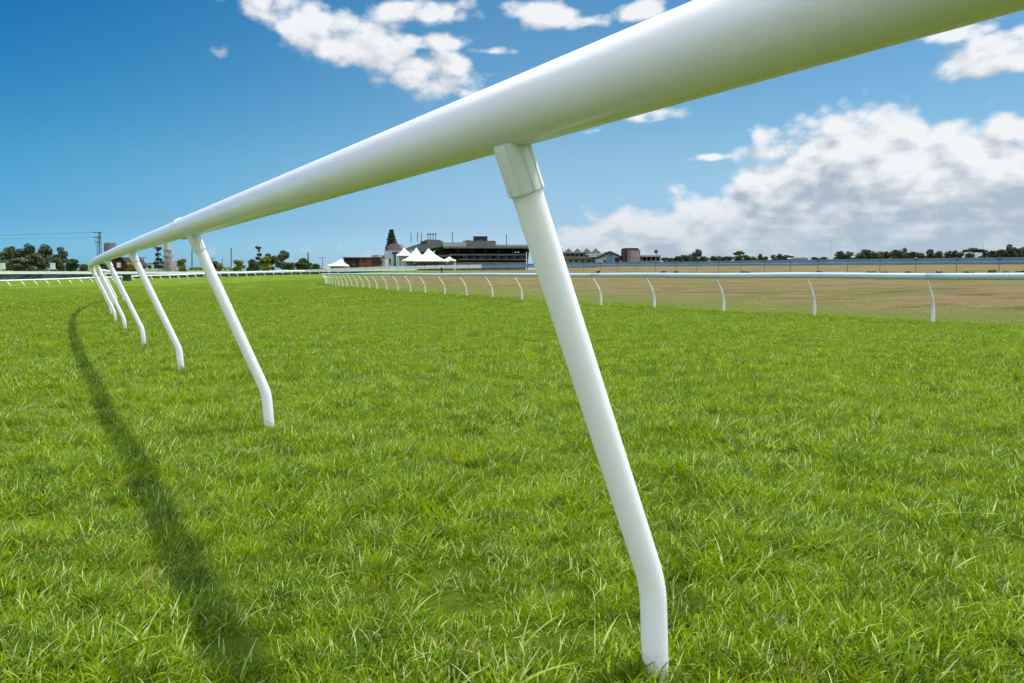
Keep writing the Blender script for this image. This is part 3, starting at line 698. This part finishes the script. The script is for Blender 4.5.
# power poles
def pole(u, v0, v1, Y, label, arms=0, rad=.16, lattice=False):
    r_ = thing('power_pole', u, v1, Y, label, 'power pole')
    mb = MB(); a = at(u, v1, Y); c = at(u, v0, Y); mb.tube([a, c], [rad * 1.2, rad], 8); 
    if lattice:
        for dx in (-.55, .55):
            mb.tube([a + Vector((dx * 1.6, 0, 0)), c + Vector((dx * .6, 0, 0))], [.10, .08], 5)
        z = a.z
        while z < c.z - 1.5:
            mb.tube([(a.x - .8, Y, z), (a.x + .8, Y, z + 1.4)], .05, 4); mb.tube([(a.x + .8, Y, z), (a.x - .8, Y, z + 1.4)], .05, 4); z += 1.4
    mb.build('shaft', M['wood'], r_)
    for i_ in range(arms):
        z = c.z - .2 - i_ * 1.6; w = 1.5 - .2 * i_; mb = MB(); mb.box((a.x - w, Y - .08, z - .08), (a.x + w, Y + .08, z + .08)); ar = mb.build('crossarm', M['wood'], r_)
        for dx in (-w * .9, -w * .4, w * .4, w * .9):
            mb = MB(); mb.tube([(a.x + dx, Y, z + .08), (a.x + dx, Y, z + .4)], .06, 5); mb.build('insulator', M['lgrey'], ar)
    return c
c0 = pole(99.5, 232, 275, 240, 'tall lattice power pole with crossarms above the end of the near rail', 3, .12, True)
c1 = pole(231.2, 248, 275, 260, 'dark power pole between two yellow green trees', 0)
c2 = pole(192, 249, 275, 250, 'dark power pole partly hidden by the second slanted post', 0)
pole(143.5, 257, 275, 250, 'short thin pole above the low white building', 1, .1)
pole(212.5, 258, 275, 300, 'thin grey pole left of the dark round tree', 1, .12)
pole(222.3, 258.5, 275, 300, 'thin grey pole beyond the round dark tree', 0, .12)
pole(322.5, 257.5, 275, 300, 'thin lamp pole left of the white end tent', 1, .1)
pole(831, 240, 268, 330, 'very thin tall mast left of the round dark tree on the right', 0, .045)
pole(983, 243, 268, 330, 'thin mast between dark trees at the far right', 0, .05)
cab = MB()
for dz, dx in ((0, -1.2), (0, 1.2), (-1.6, .8)):
    a = c0 + Vector((dx, 0, dz)); c = at(-160, 236 - dz * .6, 200)
    cab.tube([a.lerp(c, i / 12) - Vector((0, 0, 4 * .5 * (i / 12) * (1 - i / 12))) for i in range(13)], .022, 4)
tag(cab.build('power_cable', M['wood']), 'thin overhead cables running left from the lattice power pole', 'cable')

# ------------------------------------------------------------------ trees
def leafmesh(blobs, n, size, seed, flat=.5):
    r_ = np.random.default_rng(seed); vv = []; ff = []
    tot = sum(b[3] * b[4] for b in blobs)
    for (x, y, z, rx, rz) in blobs:
        m_ = max(6, int(n * rx * rz / tot))
        for _ in range(m_):
            d = r_.normal(size=3); d /= np.linalg.norm(d); q = r_.uniform(.35, 1.0) ** .45
            p = np.array([x + d[0] * rx * q, y + d[1] * rx * q, z + d[2] * rz * q])
            nn = d + r_.normal(size=3) * .7; nn /= np.linalg.norm(nn); a = np.cross(nn, [0, 0, 1.]) + 1e-6; a /= np.linalg.norm(a); b_ = np.cross(nn, a)
            s_ = size * r_.uniform(.5, 1.25); k0 = len(vv)
            for ca, cb_ in ((1, 0), (.3, .7), (-.8, .5), (-.6, -.6), (.4, -.8)):
                vv.append(tuple(p + a * s_ * ca * r_.uniform(.7, 1.2) + b_ * s_ * cb_ * r_.uniform(.7, 1.2)))
            ff.append(tuple(range(k0, k0 + 5)))
    return vv, ff
def make_tree(kind, seed):
    "unit tree: height 1, width about 1; returns blobs and limbs"
    r = random.Random(seed); bl = []; limbs = []
    if kind == 'round':
        for i in range(26): a = r.uniform(0, 6.28); q = r.uniform(.03, .36); z = r.uniform(.24, .86); q *= 1.15 - abs(z - .55); bl.append((q * math.cos(a), q * math.sin(a), z, r.uniform(.10, .19), r.uniform(.08, .15)))
        trunk = .4
    elif kind == 'ragged':
        for i in range(28): a = r.uniform(0, 6.28); q = r.uniform(.03, .40); z = r.uniform(.14, .92); q *= 1.2 - z * .6; bl.append((q * math.cos(a), q * math.sin(a), z, r.uniform(.10, .18), r.uniform(.08, .14)))
        trunk = .55
    elif kind == 'umbrella':
        for i in range(14): a = r.uniform(0, 6.28); q = r.uniform(.05, .40); bl.append((q * math.cos(a), q * math.sin(a), .84 - q * .35 + r.uniform(-.03, .04), r.uniform(.10, .17), r.uniform(.05, .08)))
        trunk = .72
    elif kind == 'bush':
        for i in range(24): a = r.uniform(0, 6.28); z = r.uniform(.08, .84); q = r.uniform(.0, .36) * (1.1 - z * .75); bl.append((q * math.cos(a), q * math.sin(a), z, r.uniform(.10, .18), r.uniform(.10, .16)))
        trunk = .2
    elif kind == 'pine':
        for i in range(13):
            z = .14 + i * .066; w = .43 * (1 - (z - .1) / .95) ** .8
            for j in range(6): a = j * 1.047 + i * .7 + r.uniform(-.2, .2); bl.append((w * .62 * math.cos(a), w * .62 * math.sin(a), z, w * .42 + .02, .022 + .012 * r.random())); limbs.append(((0, 0, z), (w * math.cos(a), w * math.sin(a), z + .01)))
        trunk = .97
    elif kind == 'tiered':
        for z, w in ((.93, .30), (.84, .18), (.66, .22), (.5, .3), (.34, .42), (.2, .4)):
            for j in range(4): a = r.uniform(0, 6.28); bl.append((w * .6 * math.cos(a), w * .6 * math.sin(a), z + r.uniform(-.03, .03), w * .5, .05))
        trunk = .92
    elif kind == 'spire':
        for i in range(9): z = .12 + i * .1; bl.append((0, 0, z, .20 * (1 - z * .75), .08))
        trunk = .6
    if not limbs:
        for b_ in bl[::2]: limbs.append(((0, 0, trunk * r.uniform(.4, .9)), b_[:3]))
    return bl, limbs, trunk
protos = {}
def tree(u, vt, vb, w, Y, kind, leaf, label, group=None, seed=0, hide=3):
    "crown spans w pixels, top at vt, visible foot at vb"
    key = (kind, leaf, seed % 3); p = at(u, vb, Y); t_ = at(u, vt, Y); z0 = min(gz(p.x, p.y), p.z); h = t_.z - z0; wd = w * Y / 740.4 * 1.22
    name = {'pine': 'norfolk_pine', 'spire': 'cypress_tree', 'umbrella': 'umbrella_pine', 'bush': 'bushy_tree', 'tiered': 'tiered_pine'}.get(kind, 'broadleaf_tree')
    r_ = bpy.data.objects.new(name, None); C.objects.link(r_); r_.location = (p.x, p.y, z0); r_.scale = (wd, wd, h); r_.rotation_euler = (0, 0, (seed * 2.39) % 6.28)
    tag(r_, label, 'tree', group)
    if key not in protos:
        bl, limbs, trunk = make_tree(kind, sum(map(ord, kind)) + seed % 3); mb = MB()
        mb.tube([(0, 0, -.04), (.008, 0, trunk * .4), (-.006, .005, trunk * .75), (0, 0, trunk)], [.030, .024, .017, .008], 7)
        for a, c in limbs: a = Vector(a); c = Vector(c); mb.tube([a, a.lerp(c, .5) + Vector((0, 0, -.01)), c], [.011, .008, .004], 4)
        me1 = bpy.data.meshes.new('trunk'); me1.from_pydata([tuple(v) for v in mb.v], [], mb.f); me1.materials.append(M['bark'])
        n = {'pine': 5200, 'tiered': 1300, 'spire': 700}.get(kind, 2900); v, f = leafmesh(bl, n, {'pine': .030, 'spire': .05}.get(kind, .036), seed + 5)
        me2 = bpy.data.meshes.new('crown'); me2.from_pydata(v, [], f); me2.materials.append(M[leaf]); protos[key] = (me1, me2)
    for nm_, me in zip(('trunk', 'crown'), protos[key]):
        o = bpy.data.objects.new(nm_, me); C.objects.link(o); o.parent = r_
    return r_
# left edge group
gl = 'trees behind the fence at the left edge'
for a in [(-60, 247, 271, 34, 172, 'round', 'leaf_olive', 'olive tree just beyond the left edge of the photo'),
          (-28, 250, 271, 26, 165, 'ragged', 'leaf_green', 'green ragged tree cut off by the left edge'),
          (7, 247.5, 271, 20, 165, 'ragged', 'leaf_olive', 'olive ragged tree above the white board at the left edge'),
          (15, 246, 271, 13, 178, 'ragged', 'leaf_dark', 'slim dark tree second from the left edge'),
          (28, 243.5, 271, 22, 170, 'ragged', 'leaf_dark', 'dark tree with uneven top left of the tallest twin tree'),
          (44, 243.2, 271, 20, 172, 'round', 'leaf_dark', 'tallest dark tree of the left group'),
          (36, 252, 271, 26, 160, 'bush', 'leaf_olive', 'olive bush in front of the two tallest left trees'),
          (20, 257, 271, 24, 158, 'bush', 'leaf_olive', 'low olive bush below the slim dark left tree'),
          (62, 247.5, 271, 17, 168, 'ragged', 'leaf_dark', 'pointed dark tree right of the second white board'),
          (57, 257, 271, 20, 160, 'bush', 'leaf_olive', 'low olive bush behind the second white board'),
          (73, 258, 271, 18, 166, 'bush', 'leaf_green', 'low dark green bush tapering down towards the rail end'),
          (84, 263.5, 271, 14, 165, 'bush', 'leaf_olive', 'lowest bush at the end of the near rail')]:
    tree(*a, group=gl, seed=abs(int(a[0])))
for a in [(131, 262.5, 271, 13, 175, 'bush', 'leaf_gold', 'golden orange shrub right of the dark gabled house'),
          (139, 264.6, 271, 9, 178, 'bush', 'leaf_gold', 'small golden shrub before the low white building'),
          (104, 262, 271, 12, 178, 'bush', 'leaf_olive', 'olive shrub in front of the dark gabled house'),
          (159, 246, 271, 10, 200, 'tiered', 'leaf_pine', 'thin tiered pine just left of the narrow white tower'),
          (182.3, 258.2, 271, 14, 190, 'bush', 'leaf_yellow', 'yellow green tree left of the half hidden power pole'),
          (215, 260.5, 271, 11, 205, 'round', 'leaf_dark', 'dark round tree just right of the second slanted post'),
          (220.5, 262.4, 271, 9, 195, 'bush', 'leaf_yellow', 'small yellow green bush beside the dark round tree'),
          (239, 259.4, 271, 15, 190, 'bush', 'leaf_yellow', 'yellow green tree just right of the middle power pole'),
          (252, 258.5, 271, 13, 205, 'bush', 'leaf_dark', 'dark bush left of the tall stacked pine'),
          (259.5, 246, 271, 9, 230, 'tiered', 'leaf_pine', 'tall stacked dark pine rising above the middle trees'),
          (257, 261, 271, 11, 192, 'bush', 'leaf_olive', 'olive bush at the foot of the stacked pine'),
          (266, 256, 271, 18, 195, 'bush', 'leaf_yellow', 'bright yellow green cone shaped tree in the middle group'),
          (270, 253.4, 271, 14, 225, 'ragged', 'leaf_dark', 'dark tree behind the bright cone shaped tree'),
          (283, 250.2, 271, 19, 220, 'ragged', 'leaf_olive', 'tall spreading olive tree in the middle of the horizon'),
          (290, 262, 271, 15, 205, 'bush', 'leaf_green', 'low green bush below the tall spreading tree'),
          (298.5, 261.5, 271, 12, 215, 'bush', 'leaf_dark', 'low dark bush between the spreading tree and the cypress'),
          (305, 257.3, 271, 15, 215, 'round', 'leaf_green', 'round green tree left of the cypress'),
          (308.4, 252, 271, 5, 235, 'spire', 'leaf_pine', 'narrow dark cypress near the white end tent'),
          (316, 263, 271, 13, 220, 'bush', 'leaf_olive', 'low olive bush right of the cypress'),
          (392.0, 228.2, 271, 19, 310, 'pine', 'leaf_pine', 'tall dark norfolk pine beside the grandstand roof')]:
    tree(*a, seed=int(a[0]))
far = [(667, 256.8, 10, 'round', 'leaf_dark'), (675, 257.2, 9, 'ragged', 'leaf_dark'), (679, 255.6, 8, 'bush', 'leaf_dark'), (686, 254.2, 11, 'round', 'leaf_dark'),
       (696.5, 249, 12, 'ragged', 'leaf_grey'), (693, 256, 12, 'bush', 'leaf_dark'), (704, 256, 13, 'bush', 'leaf_dark'), (715, 255.4, 9, 'round', 'leaf_dark'),
       (720, 256, 8, 'ragged', 'leaf_dark'), (727, 255.6, 11, 'round', 'leaf_dark'), (739, 249.4, 9, 'umbrella', 'leaf_dark'), (739.5, 254.2, 12, 'bush', 'leaf_olive'),
       (747, 254.8, 7, 'ragged', 'leaf_dark'), (753.5, 256, 7, 'bush', 'leaf_olive'), (759.8, 253.4, 6.5, 'round', 'leaf_dark'), (765.5, 256, 7, 'bush', 'leaf_green'),
       (774, 254.6, 8, 'ragged', 'leaf_grey'), (778.5, 253.2, 7.5, 'round', 'leaf_dark'), (786.5, 254, 10, 'umbrella', 'leaf_dark'), (784.5, 256, 6, 'bush', 'leaf_dark'),
       (815, 256.8, 11, 'bush', 'leaf_dark'), (824, 256.6, 12, 'bush', 'leaf_dark'), (843.7, 250, 14, 'round', 'leaf_dark'), (853, 257, 10, 'bush', 'leaf_dark'),
       (861, 253.2, 9, 'ragged', 'leaf_dark'), (869, 248.4, 14, 'round', 'leaf_dark'), (878.5, 251.6, 11, 'ragged', 'leaf_dark'), (886.5, 250.6, 10, 'round', 'leaf_dark'),
       (898, 248.8, 12, 'round', 'leaf_dark'), (905.5, 248.2, 9, 'ragged', 'leaf_dark'), (912, 250.6, 9, 'round', 'leaf_green'), (920, 252, 11, 'bush', 'leaf_dark'),
       (930.5, 248.6, 11, 'round', 'leaf_dark'), (938.5, 250.6, 10, 'bush', 'leaf_dark'), (950.6, 249.6, 11, 'round', 'leaf_dark'), (959, 251.4, 10, 'bush', 'leaf_dark'),
       (972, 246.2, 16, 'umbrella', 'leaf_dark'), (969, 252, 11, 'bush', 'leaf_olive'), (983, 252.2, 8, 'ragged', 'leaf_grey'), (992.5, 249.6, 12, 'round', 'leaf_dark'),
       (1000, 248.4, 10, 'bush', 'leaf_dark'), (1005.5, 244.8, 11, 'ragged', 'leaf_dark'), (1014, 246, 10, 'round', 'leaf_dark'), (1021.5, 247, 8, 'ragged', 'leaf_grey'),
       (1032, 247, 14, 'round', 'leaf_dark'), (1052, 246, 18, 'round', 'leaf_dark'), (1080, 248, 18, 'ragged', 'leaf_dark')]
kn = {'round': 'round', 'ragged': 'ragged', 'bush': 'low bushy', 'umbrella': 'flat topped'}
cn = {'leaf_dark': 'dark', 'leaf_olive': 'olive', 'leaf_grey': 'greyish', 'leaf_green': 'green'}
words = 'first second third fourth fifth sixth seventh eighth ninth tenth eleventh twelfth thirteenth fourteenth fifteenth sixteenth seventeenth eighteenth nineteenth twentieth'.split()
for i, (u, vt, w, kd, lf) in enumerate(far):
    if i < 20: lb = '%s %s tree, %s tree right of the low pale stand' % (cn[lf], kd and kn[kd], words[i])
    elif i < 33: lb = '%s %s tree, %s tree right of the gap in the far tree row' % (cn[lf], kn[kd], words[i - 20])
    else: lb = '%s %s tree in the far row, %s from its right end' % (cn[lf], kn[kd], words[len(far) - 1 - i])
    Y = 300 - (u - 660) * .16 + (12 if kd == 'bush' else 0) * (-1) + (i % 3) * 9
    tree(u, vt, 262, w * 1.25, Y, kd, lf, lb, 'far trees on the horizon beyond the blue fence', seed=i)
# low weeds at the foot of the bank (each one its own plant)
wl = [(599, 271.9, 5), (663, 271.6, 6), (676, 271.6, 5), (745, 271.4, 11), (819, 271.2, 8), (872, 271.2, 9), (884, 271.6, 9), (907, 271.2, 7), (938, 271.2, 7), (968, 271.2, 12), (992, 269.6, 12), (1007, 271.4, 9), (1021, 270.8, 9)]
for i, (u, vt, w) in enumerate(wl):
    q = OFs; Y = float(np.interp(u, [570, 690, 790, 900, 1024], [98, 82, 71, 62, 54])); p = at(u, 273, Y)
    z = gz(p.x, p.y); tz = max(at(u, vt, Y).z, z + .25); h = tz - z; wd = w * Y / 740.4
    bl = [(random.uniform(-.4, .4) * wd, random.uniform(-.2, .2), h * random.uniform(.3, .6), wd * .16, h * .42) for _ in range(9)]
    v, f = leafmesh(bl, 500, .06, i)
    o = obj('weed_clump', v, f, M['leaf_olive' if i % 2 else 'leaf_green']); o.location = (p.x, p.y, z)
    tag(o, 'low %s weed clump, %s from the left along the foot of the blue fence' % ('olive' if i % 2 else 'green', words[i]), 'weed', 'weed clumps below the blue fence')

# ------------------------------------------------------------------ grass
gmat, t, b = newmat('grass_blades'); k = N(t)
def attr2(nm_):
    n = t.nodes.new('ShaderNodeAttribute'); n.attribute_name = nm_; return n.outputs['Fac']
tv = attr2('tint'); hv = attr2('up')
P_ = k.pos(); nA = k.noise(P_, .5, 3, .6); nB = k.noise(P_, 2.6, 3, .6)
rnd = t.nodes.new('ShaderNodeObjectInfo').outputs['Random']
f = k.m('ADD', k.m('MULTIPLY', tv, .5), k.m('ADD', k.m('MULTIPLY', k.ss(nB, .3, .7), .3), k.m('MULTIPLY', rnd, .2)), clamp=True)
gcol = k.mix(f, (.052, .135, .001), (.335, .46, .001))
gcol = k.mix(k.m('MULTIPLY', k.ss(nA, .45, .68), .4), gcol, (.27, .35, .002))
nE = k.noise(P_, 7.5, 3, .65); gcol = k.mix(k.m('MULTIPLY', k.ss(nE, .55, .36), .60), gcol, (.040, .085, .004))
nF = k.noise(P_, 1.3, 4, .7, .4); gcol = k.mix(k.m('MULTIPLY', k.ss(nF, .54, .66), .45), gcol, (.13, .23, .04))
nG = k.noise(P_, 4.1, 4, .7); gcol = k.mix(k.m('MULTIPLY', k.ss(nG, .60, .68), .6), gcol, (.34, .30, .09))
gcol = k.mix(k.m('MULTIPLY', k.ss(tv, .77, .80), .75), gcol, (.55, .68, .26))  # pale blades, their colour also standing in for glints
dryf = k.ss(tv, .925, .95); gcol = k.mix(dryf, gcol, (.42, .36, .17))
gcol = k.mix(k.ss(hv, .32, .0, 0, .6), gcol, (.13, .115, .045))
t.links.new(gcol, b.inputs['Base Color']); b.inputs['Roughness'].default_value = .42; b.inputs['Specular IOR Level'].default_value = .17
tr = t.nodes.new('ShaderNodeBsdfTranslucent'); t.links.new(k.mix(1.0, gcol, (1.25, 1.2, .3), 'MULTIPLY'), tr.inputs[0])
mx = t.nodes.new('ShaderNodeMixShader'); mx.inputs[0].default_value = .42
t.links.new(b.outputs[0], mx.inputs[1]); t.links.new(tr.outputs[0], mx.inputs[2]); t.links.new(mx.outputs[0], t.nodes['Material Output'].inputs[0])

gcoll = bpy.data.collections.new('grass_tufts')
def clump(idx, n, rad, hmin, hmax, wmin, wmax, segs, seed, dryp=.05, stray=.12, pale=.11):
    r = np.random.default_rng(seed); V = []; F = []; T = []; U = []
    for q in range(n):
        a = r.uniform(0, 6.283); rr = rad * math.sqrt(r.uniform()); bx_, by_ = rr * math.cos(a), rr * math.sin(a)
        ln = r.uniform(hmin, hmax); w = r.uniform(wmin, wmax); az_ = a + r.normal() * 1.2; lean = abs(r.normal()) * .42 + .12; curl = r.uniform(.2, 1.5)
        if r.uniform() < stray: lean += r.uniform(.4, .9); ln *= 1.15
        tn = (r.uniform(.78, .92) if r.uniform() < pale else r.uniform(0, .77)) if r.uniform() > dryp else r.uniform(.94, 1.0)
        if tn > .93: lean += .5; w *= .7; ln *= .9
        dx, dy = math.cos(az_), math.sin(az_); tw = r.uniform(0, 3.14); px_, py_ = -math.sin(az_ + tw * .3), math.cos(az_ + tw * .3)
        x, y, z = bx_, by_, -.006; th = lean; k0 = len(V); st = ln / segs
        for s_ in range(segs + 1):
            f_ = s_ / segs; ww = w * (1 - f_ ** 2.2) * (.75 + .5 * min(f_ * 3, 1) * .5) / 2 * 1.12
            if s_ < segs: V += [(x - px_ * ww, y - py_ * ww, z), (x + px_ * ww, y + py_ * ww, z)]; T += [tn, tn]; U += [f_, f_]
            else: V.append((x, y, z)); T.append(tn); U.append(1.)
            x += dx * math.sin(th) * st; y += dy * math.sin(th) * st; z += math.cos(th) * st; th += curl / segs
        for s_ in range(segs - 1): i0 = k0 + 2 * s_; F.append((i0, i0 + 1, i0 + 3, i0 + 2))
        i0 = k0 + 2 * (segs - 1); F.append((i0, i0 + 1, i0 + 2))
    me = bpy.data.meshes.new('tuft_%02d' % idx); me.from_pydata(V, [], F); me.materials.append(gmat)
    for nm_, vals in (('tint', T), ('up', U)): me.attributes.new(nm_, 'FLOAT', 'POINT').data.foreach_set('value', np.array(vals, 'f'))
    me.polygons.foreach_set('use_smooth', [True] * len(me.polygons))
    o = bpy.data.objects.new('tuft_%02d' % idx, me); gcoll.objects.link(o)
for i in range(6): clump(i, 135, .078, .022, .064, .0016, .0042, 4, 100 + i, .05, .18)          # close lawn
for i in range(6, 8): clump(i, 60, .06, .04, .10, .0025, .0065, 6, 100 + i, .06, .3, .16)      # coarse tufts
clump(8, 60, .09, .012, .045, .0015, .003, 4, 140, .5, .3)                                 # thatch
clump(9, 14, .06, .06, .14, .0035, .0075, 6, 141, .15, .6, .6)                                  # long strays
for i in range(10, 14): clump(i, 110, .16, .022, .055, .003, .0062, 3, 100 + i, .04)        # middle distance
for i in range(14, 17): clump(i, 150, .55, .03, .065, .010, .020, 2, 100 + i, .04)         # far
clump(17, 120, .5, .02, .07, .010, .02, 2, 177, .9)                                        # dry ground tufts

def vnoise(xy, scale, seed):
    r = np.random.default_rng(seed); G = r.uniform(size=(256, 256)); p = xy * scale + 500; i = np.floor(p).astype(int); f = p - i; f = f * f * (3 - 2 * f)
    g_ = lambda a, b_: G[(i[:, 0] + a) % 256, (i[:, 1] + b_) % 256]
    return (g_(0, 0) * (1 - f[:, 0]) + g_(1, 0) * f[:, 0]) * (1 - f[:, 1]) + (g_(0, 1) * (1 - f[:, 0]) + g_(1, 1) * f[:, 0]) * f[:, 1]
def sector(r0, r1, dens_, half):
    area = half / 180 * math.pi * (r1 * r1 - r0 * r0); n = int(area * dens_)
    r = np.sqrt(rng.uniform(r0 * r0, r1 * r1, n)); a = np.radians(rng.uniform(-half, half, n)); return np.stack([r * np.sin(a), r * np.cos(a)], 1)
sets = []
def addset(xy, ids, smin, smax, keep=None):
    n = len(xy); nz = .6 * vnoise(xy, 3.1, 1) + .4 * vnoise(xy, 9., 2)
    sc = rng.uniform(smin, smax, n) * (.48 + 1.0 * nz); sets.append((xy, rng.choice(ids, n), sc))
def turf(xy, margin=0.): return xy[sdist(xy, edge) < margin]
a = sector(.9, 6.5, 230, 52); a = a[rng.uniform(size=len(a)) < .6 + .8 * vnoise(a, 5.2, 21)]; addset(a, [0, 1, 2, 3, 4, 5], .75, 1.25)
a = sector(.9, 8, 60, 52); a = a[vnoise(a, 2.2, 5) > .50]; addset(a, [6, 7], .8, 1.35)
for i in range(-1, 9):
    c_ = near[i][0]; a = np.column_stack([c_.x + rng.normal(0, .07, 16), c_.y + rng.normal(0, .07, 16)]); addset(a, [6, 7, 8], .7, 1.1)
a = sector(.9, 8, 60, 52); a = a[vnoise(a, 1.7, 6) > .66]; addset(a, [8], .8, 1.3)
a = sector(.9, 10, 45, 52); a = a[vnoise(a, 3.3, 16) > .68]; addset(a, [8], .9, 1.4)
a = sector(.9, 10, 34, 52); a = a[vnoise(a, 1.9, 31) > .42]; addset(a, [9], .5, 1.1)
addset(sector(6.5, 12, 85, 50), [10, 11, 12, 13], .85, 1.3); a = sector(6.5, 14, 14, 50); addset(a, [6, 7], .8, 1.2)
addset(turf(sector(12, 24, 34, 48)), [10, 11, 12, 13], .95, 1.4)
addset(turf(sector(24, 60, 3.6, 46)), [14, 15, 16], .8, 1.2)
addset(turf(sector(60, 120, .9, 44)), [14, 15, 16], 1.0, 1.4)
a = sector(14, 60, 1.2, 46); dd = sdist(a, edge); a = a[(dd > .2) & (dd < 9) & (vnoise(a, .4, 8) > .5)]; addset(a, [17], .5, .9)
XY = np.vstack([s_[0] for s_ in sets]); ID = np.concatenate([s_[1] for s_ in sets]); SC = np.concatenate([s_[2] for s_ in sets]); ZZ = heights(XY)
me = bpy.data.meshes.new('turf_grass'); me.vertices.add(len(XY)); me.vertices.foreach_set('co', np.column_stack([XY, ZZ]).astype('f').ravel())
me.attributes.new('pick', 'INT', 'POINT').data.foreach_set('value', ID.astype('i'))
me.attributes.new('size', 'FLOAT', 'POINT').data.foreach_set('value', SC.astype('f'))
me.attributes.new('turn', 'FLOAT_VECTOR', 'POINT').data.foreach_set('vector', np.column_stack([rng.normal(0, .06, len(XY)), rng.normal(0, .06, len(XY)), rng.uniform(0, 6.283, len(XY))]).astype('f').ravel())
grass = bpy.data.objects.new('turf_grass', me); C.objects.link(grass); tag(grass, 'short green lawn grass with scattered straw blades covering the track', 'grass', kind='stuff')
ng = bpy.data.node_groups.new('scatter_grass', 'GeometryNodeTree')
ng.interface.new_socket('Geometry', in_out='INPUT', socket_type='NodeSocketGeometry'); ng.interface.new_socket('Geometry', in_out='OUTPUT', socket_type='NodeSocketGeometry')
gi = ng.nodes.new('NodeGroupInput'); go = ng.nodes.new('NodeGroupOutput'); ip = ng.nodes.new('GeometryNodeInstanceOnPoints'); ci_ = ng.nodes.new('GeometryNodeCollectionInfo')
ci_.inputs['Collection'].default_value = gcoll; ci_.inputs['Separate Children'].default_value = True; ci_.inputs['Reset Children'].default_value = True
def na_(nm_, ty):
    n = ng.nodes.new('GeometryNodeInputNamedAttribute'); n.data_type = ty; n.inputs[0].default_value = nm_; return n.outputs[0]
ng.links.new(gi.outputs[0], ip.inputs['Points']); ng.links.new(ci_.outputs[0], ip.inputs['Instance']); ip.inputs['Pick Instance'].default_value = True
ng.links.new(na_('pick', 'INT'), ip.inputs['Instance Index']); ng.links.new(na_('size', 'FLOAT'), ip.inputs['Scale'])
er = ng.nodes.new('FunctionNodeEulerToRotation'); ng.links.new(na_('turn', 'FLOAT_VECTOR'), er.inputs[0]); ng.links.new(er.outputs[0], ip.inputs['Rotation'])
ng.links.new(ip.outputs[0], go.inputs[0])
md = grass.modifiers.new('scatter', 'NODES'); md.node_group = ng
print('tufts', len(XY))
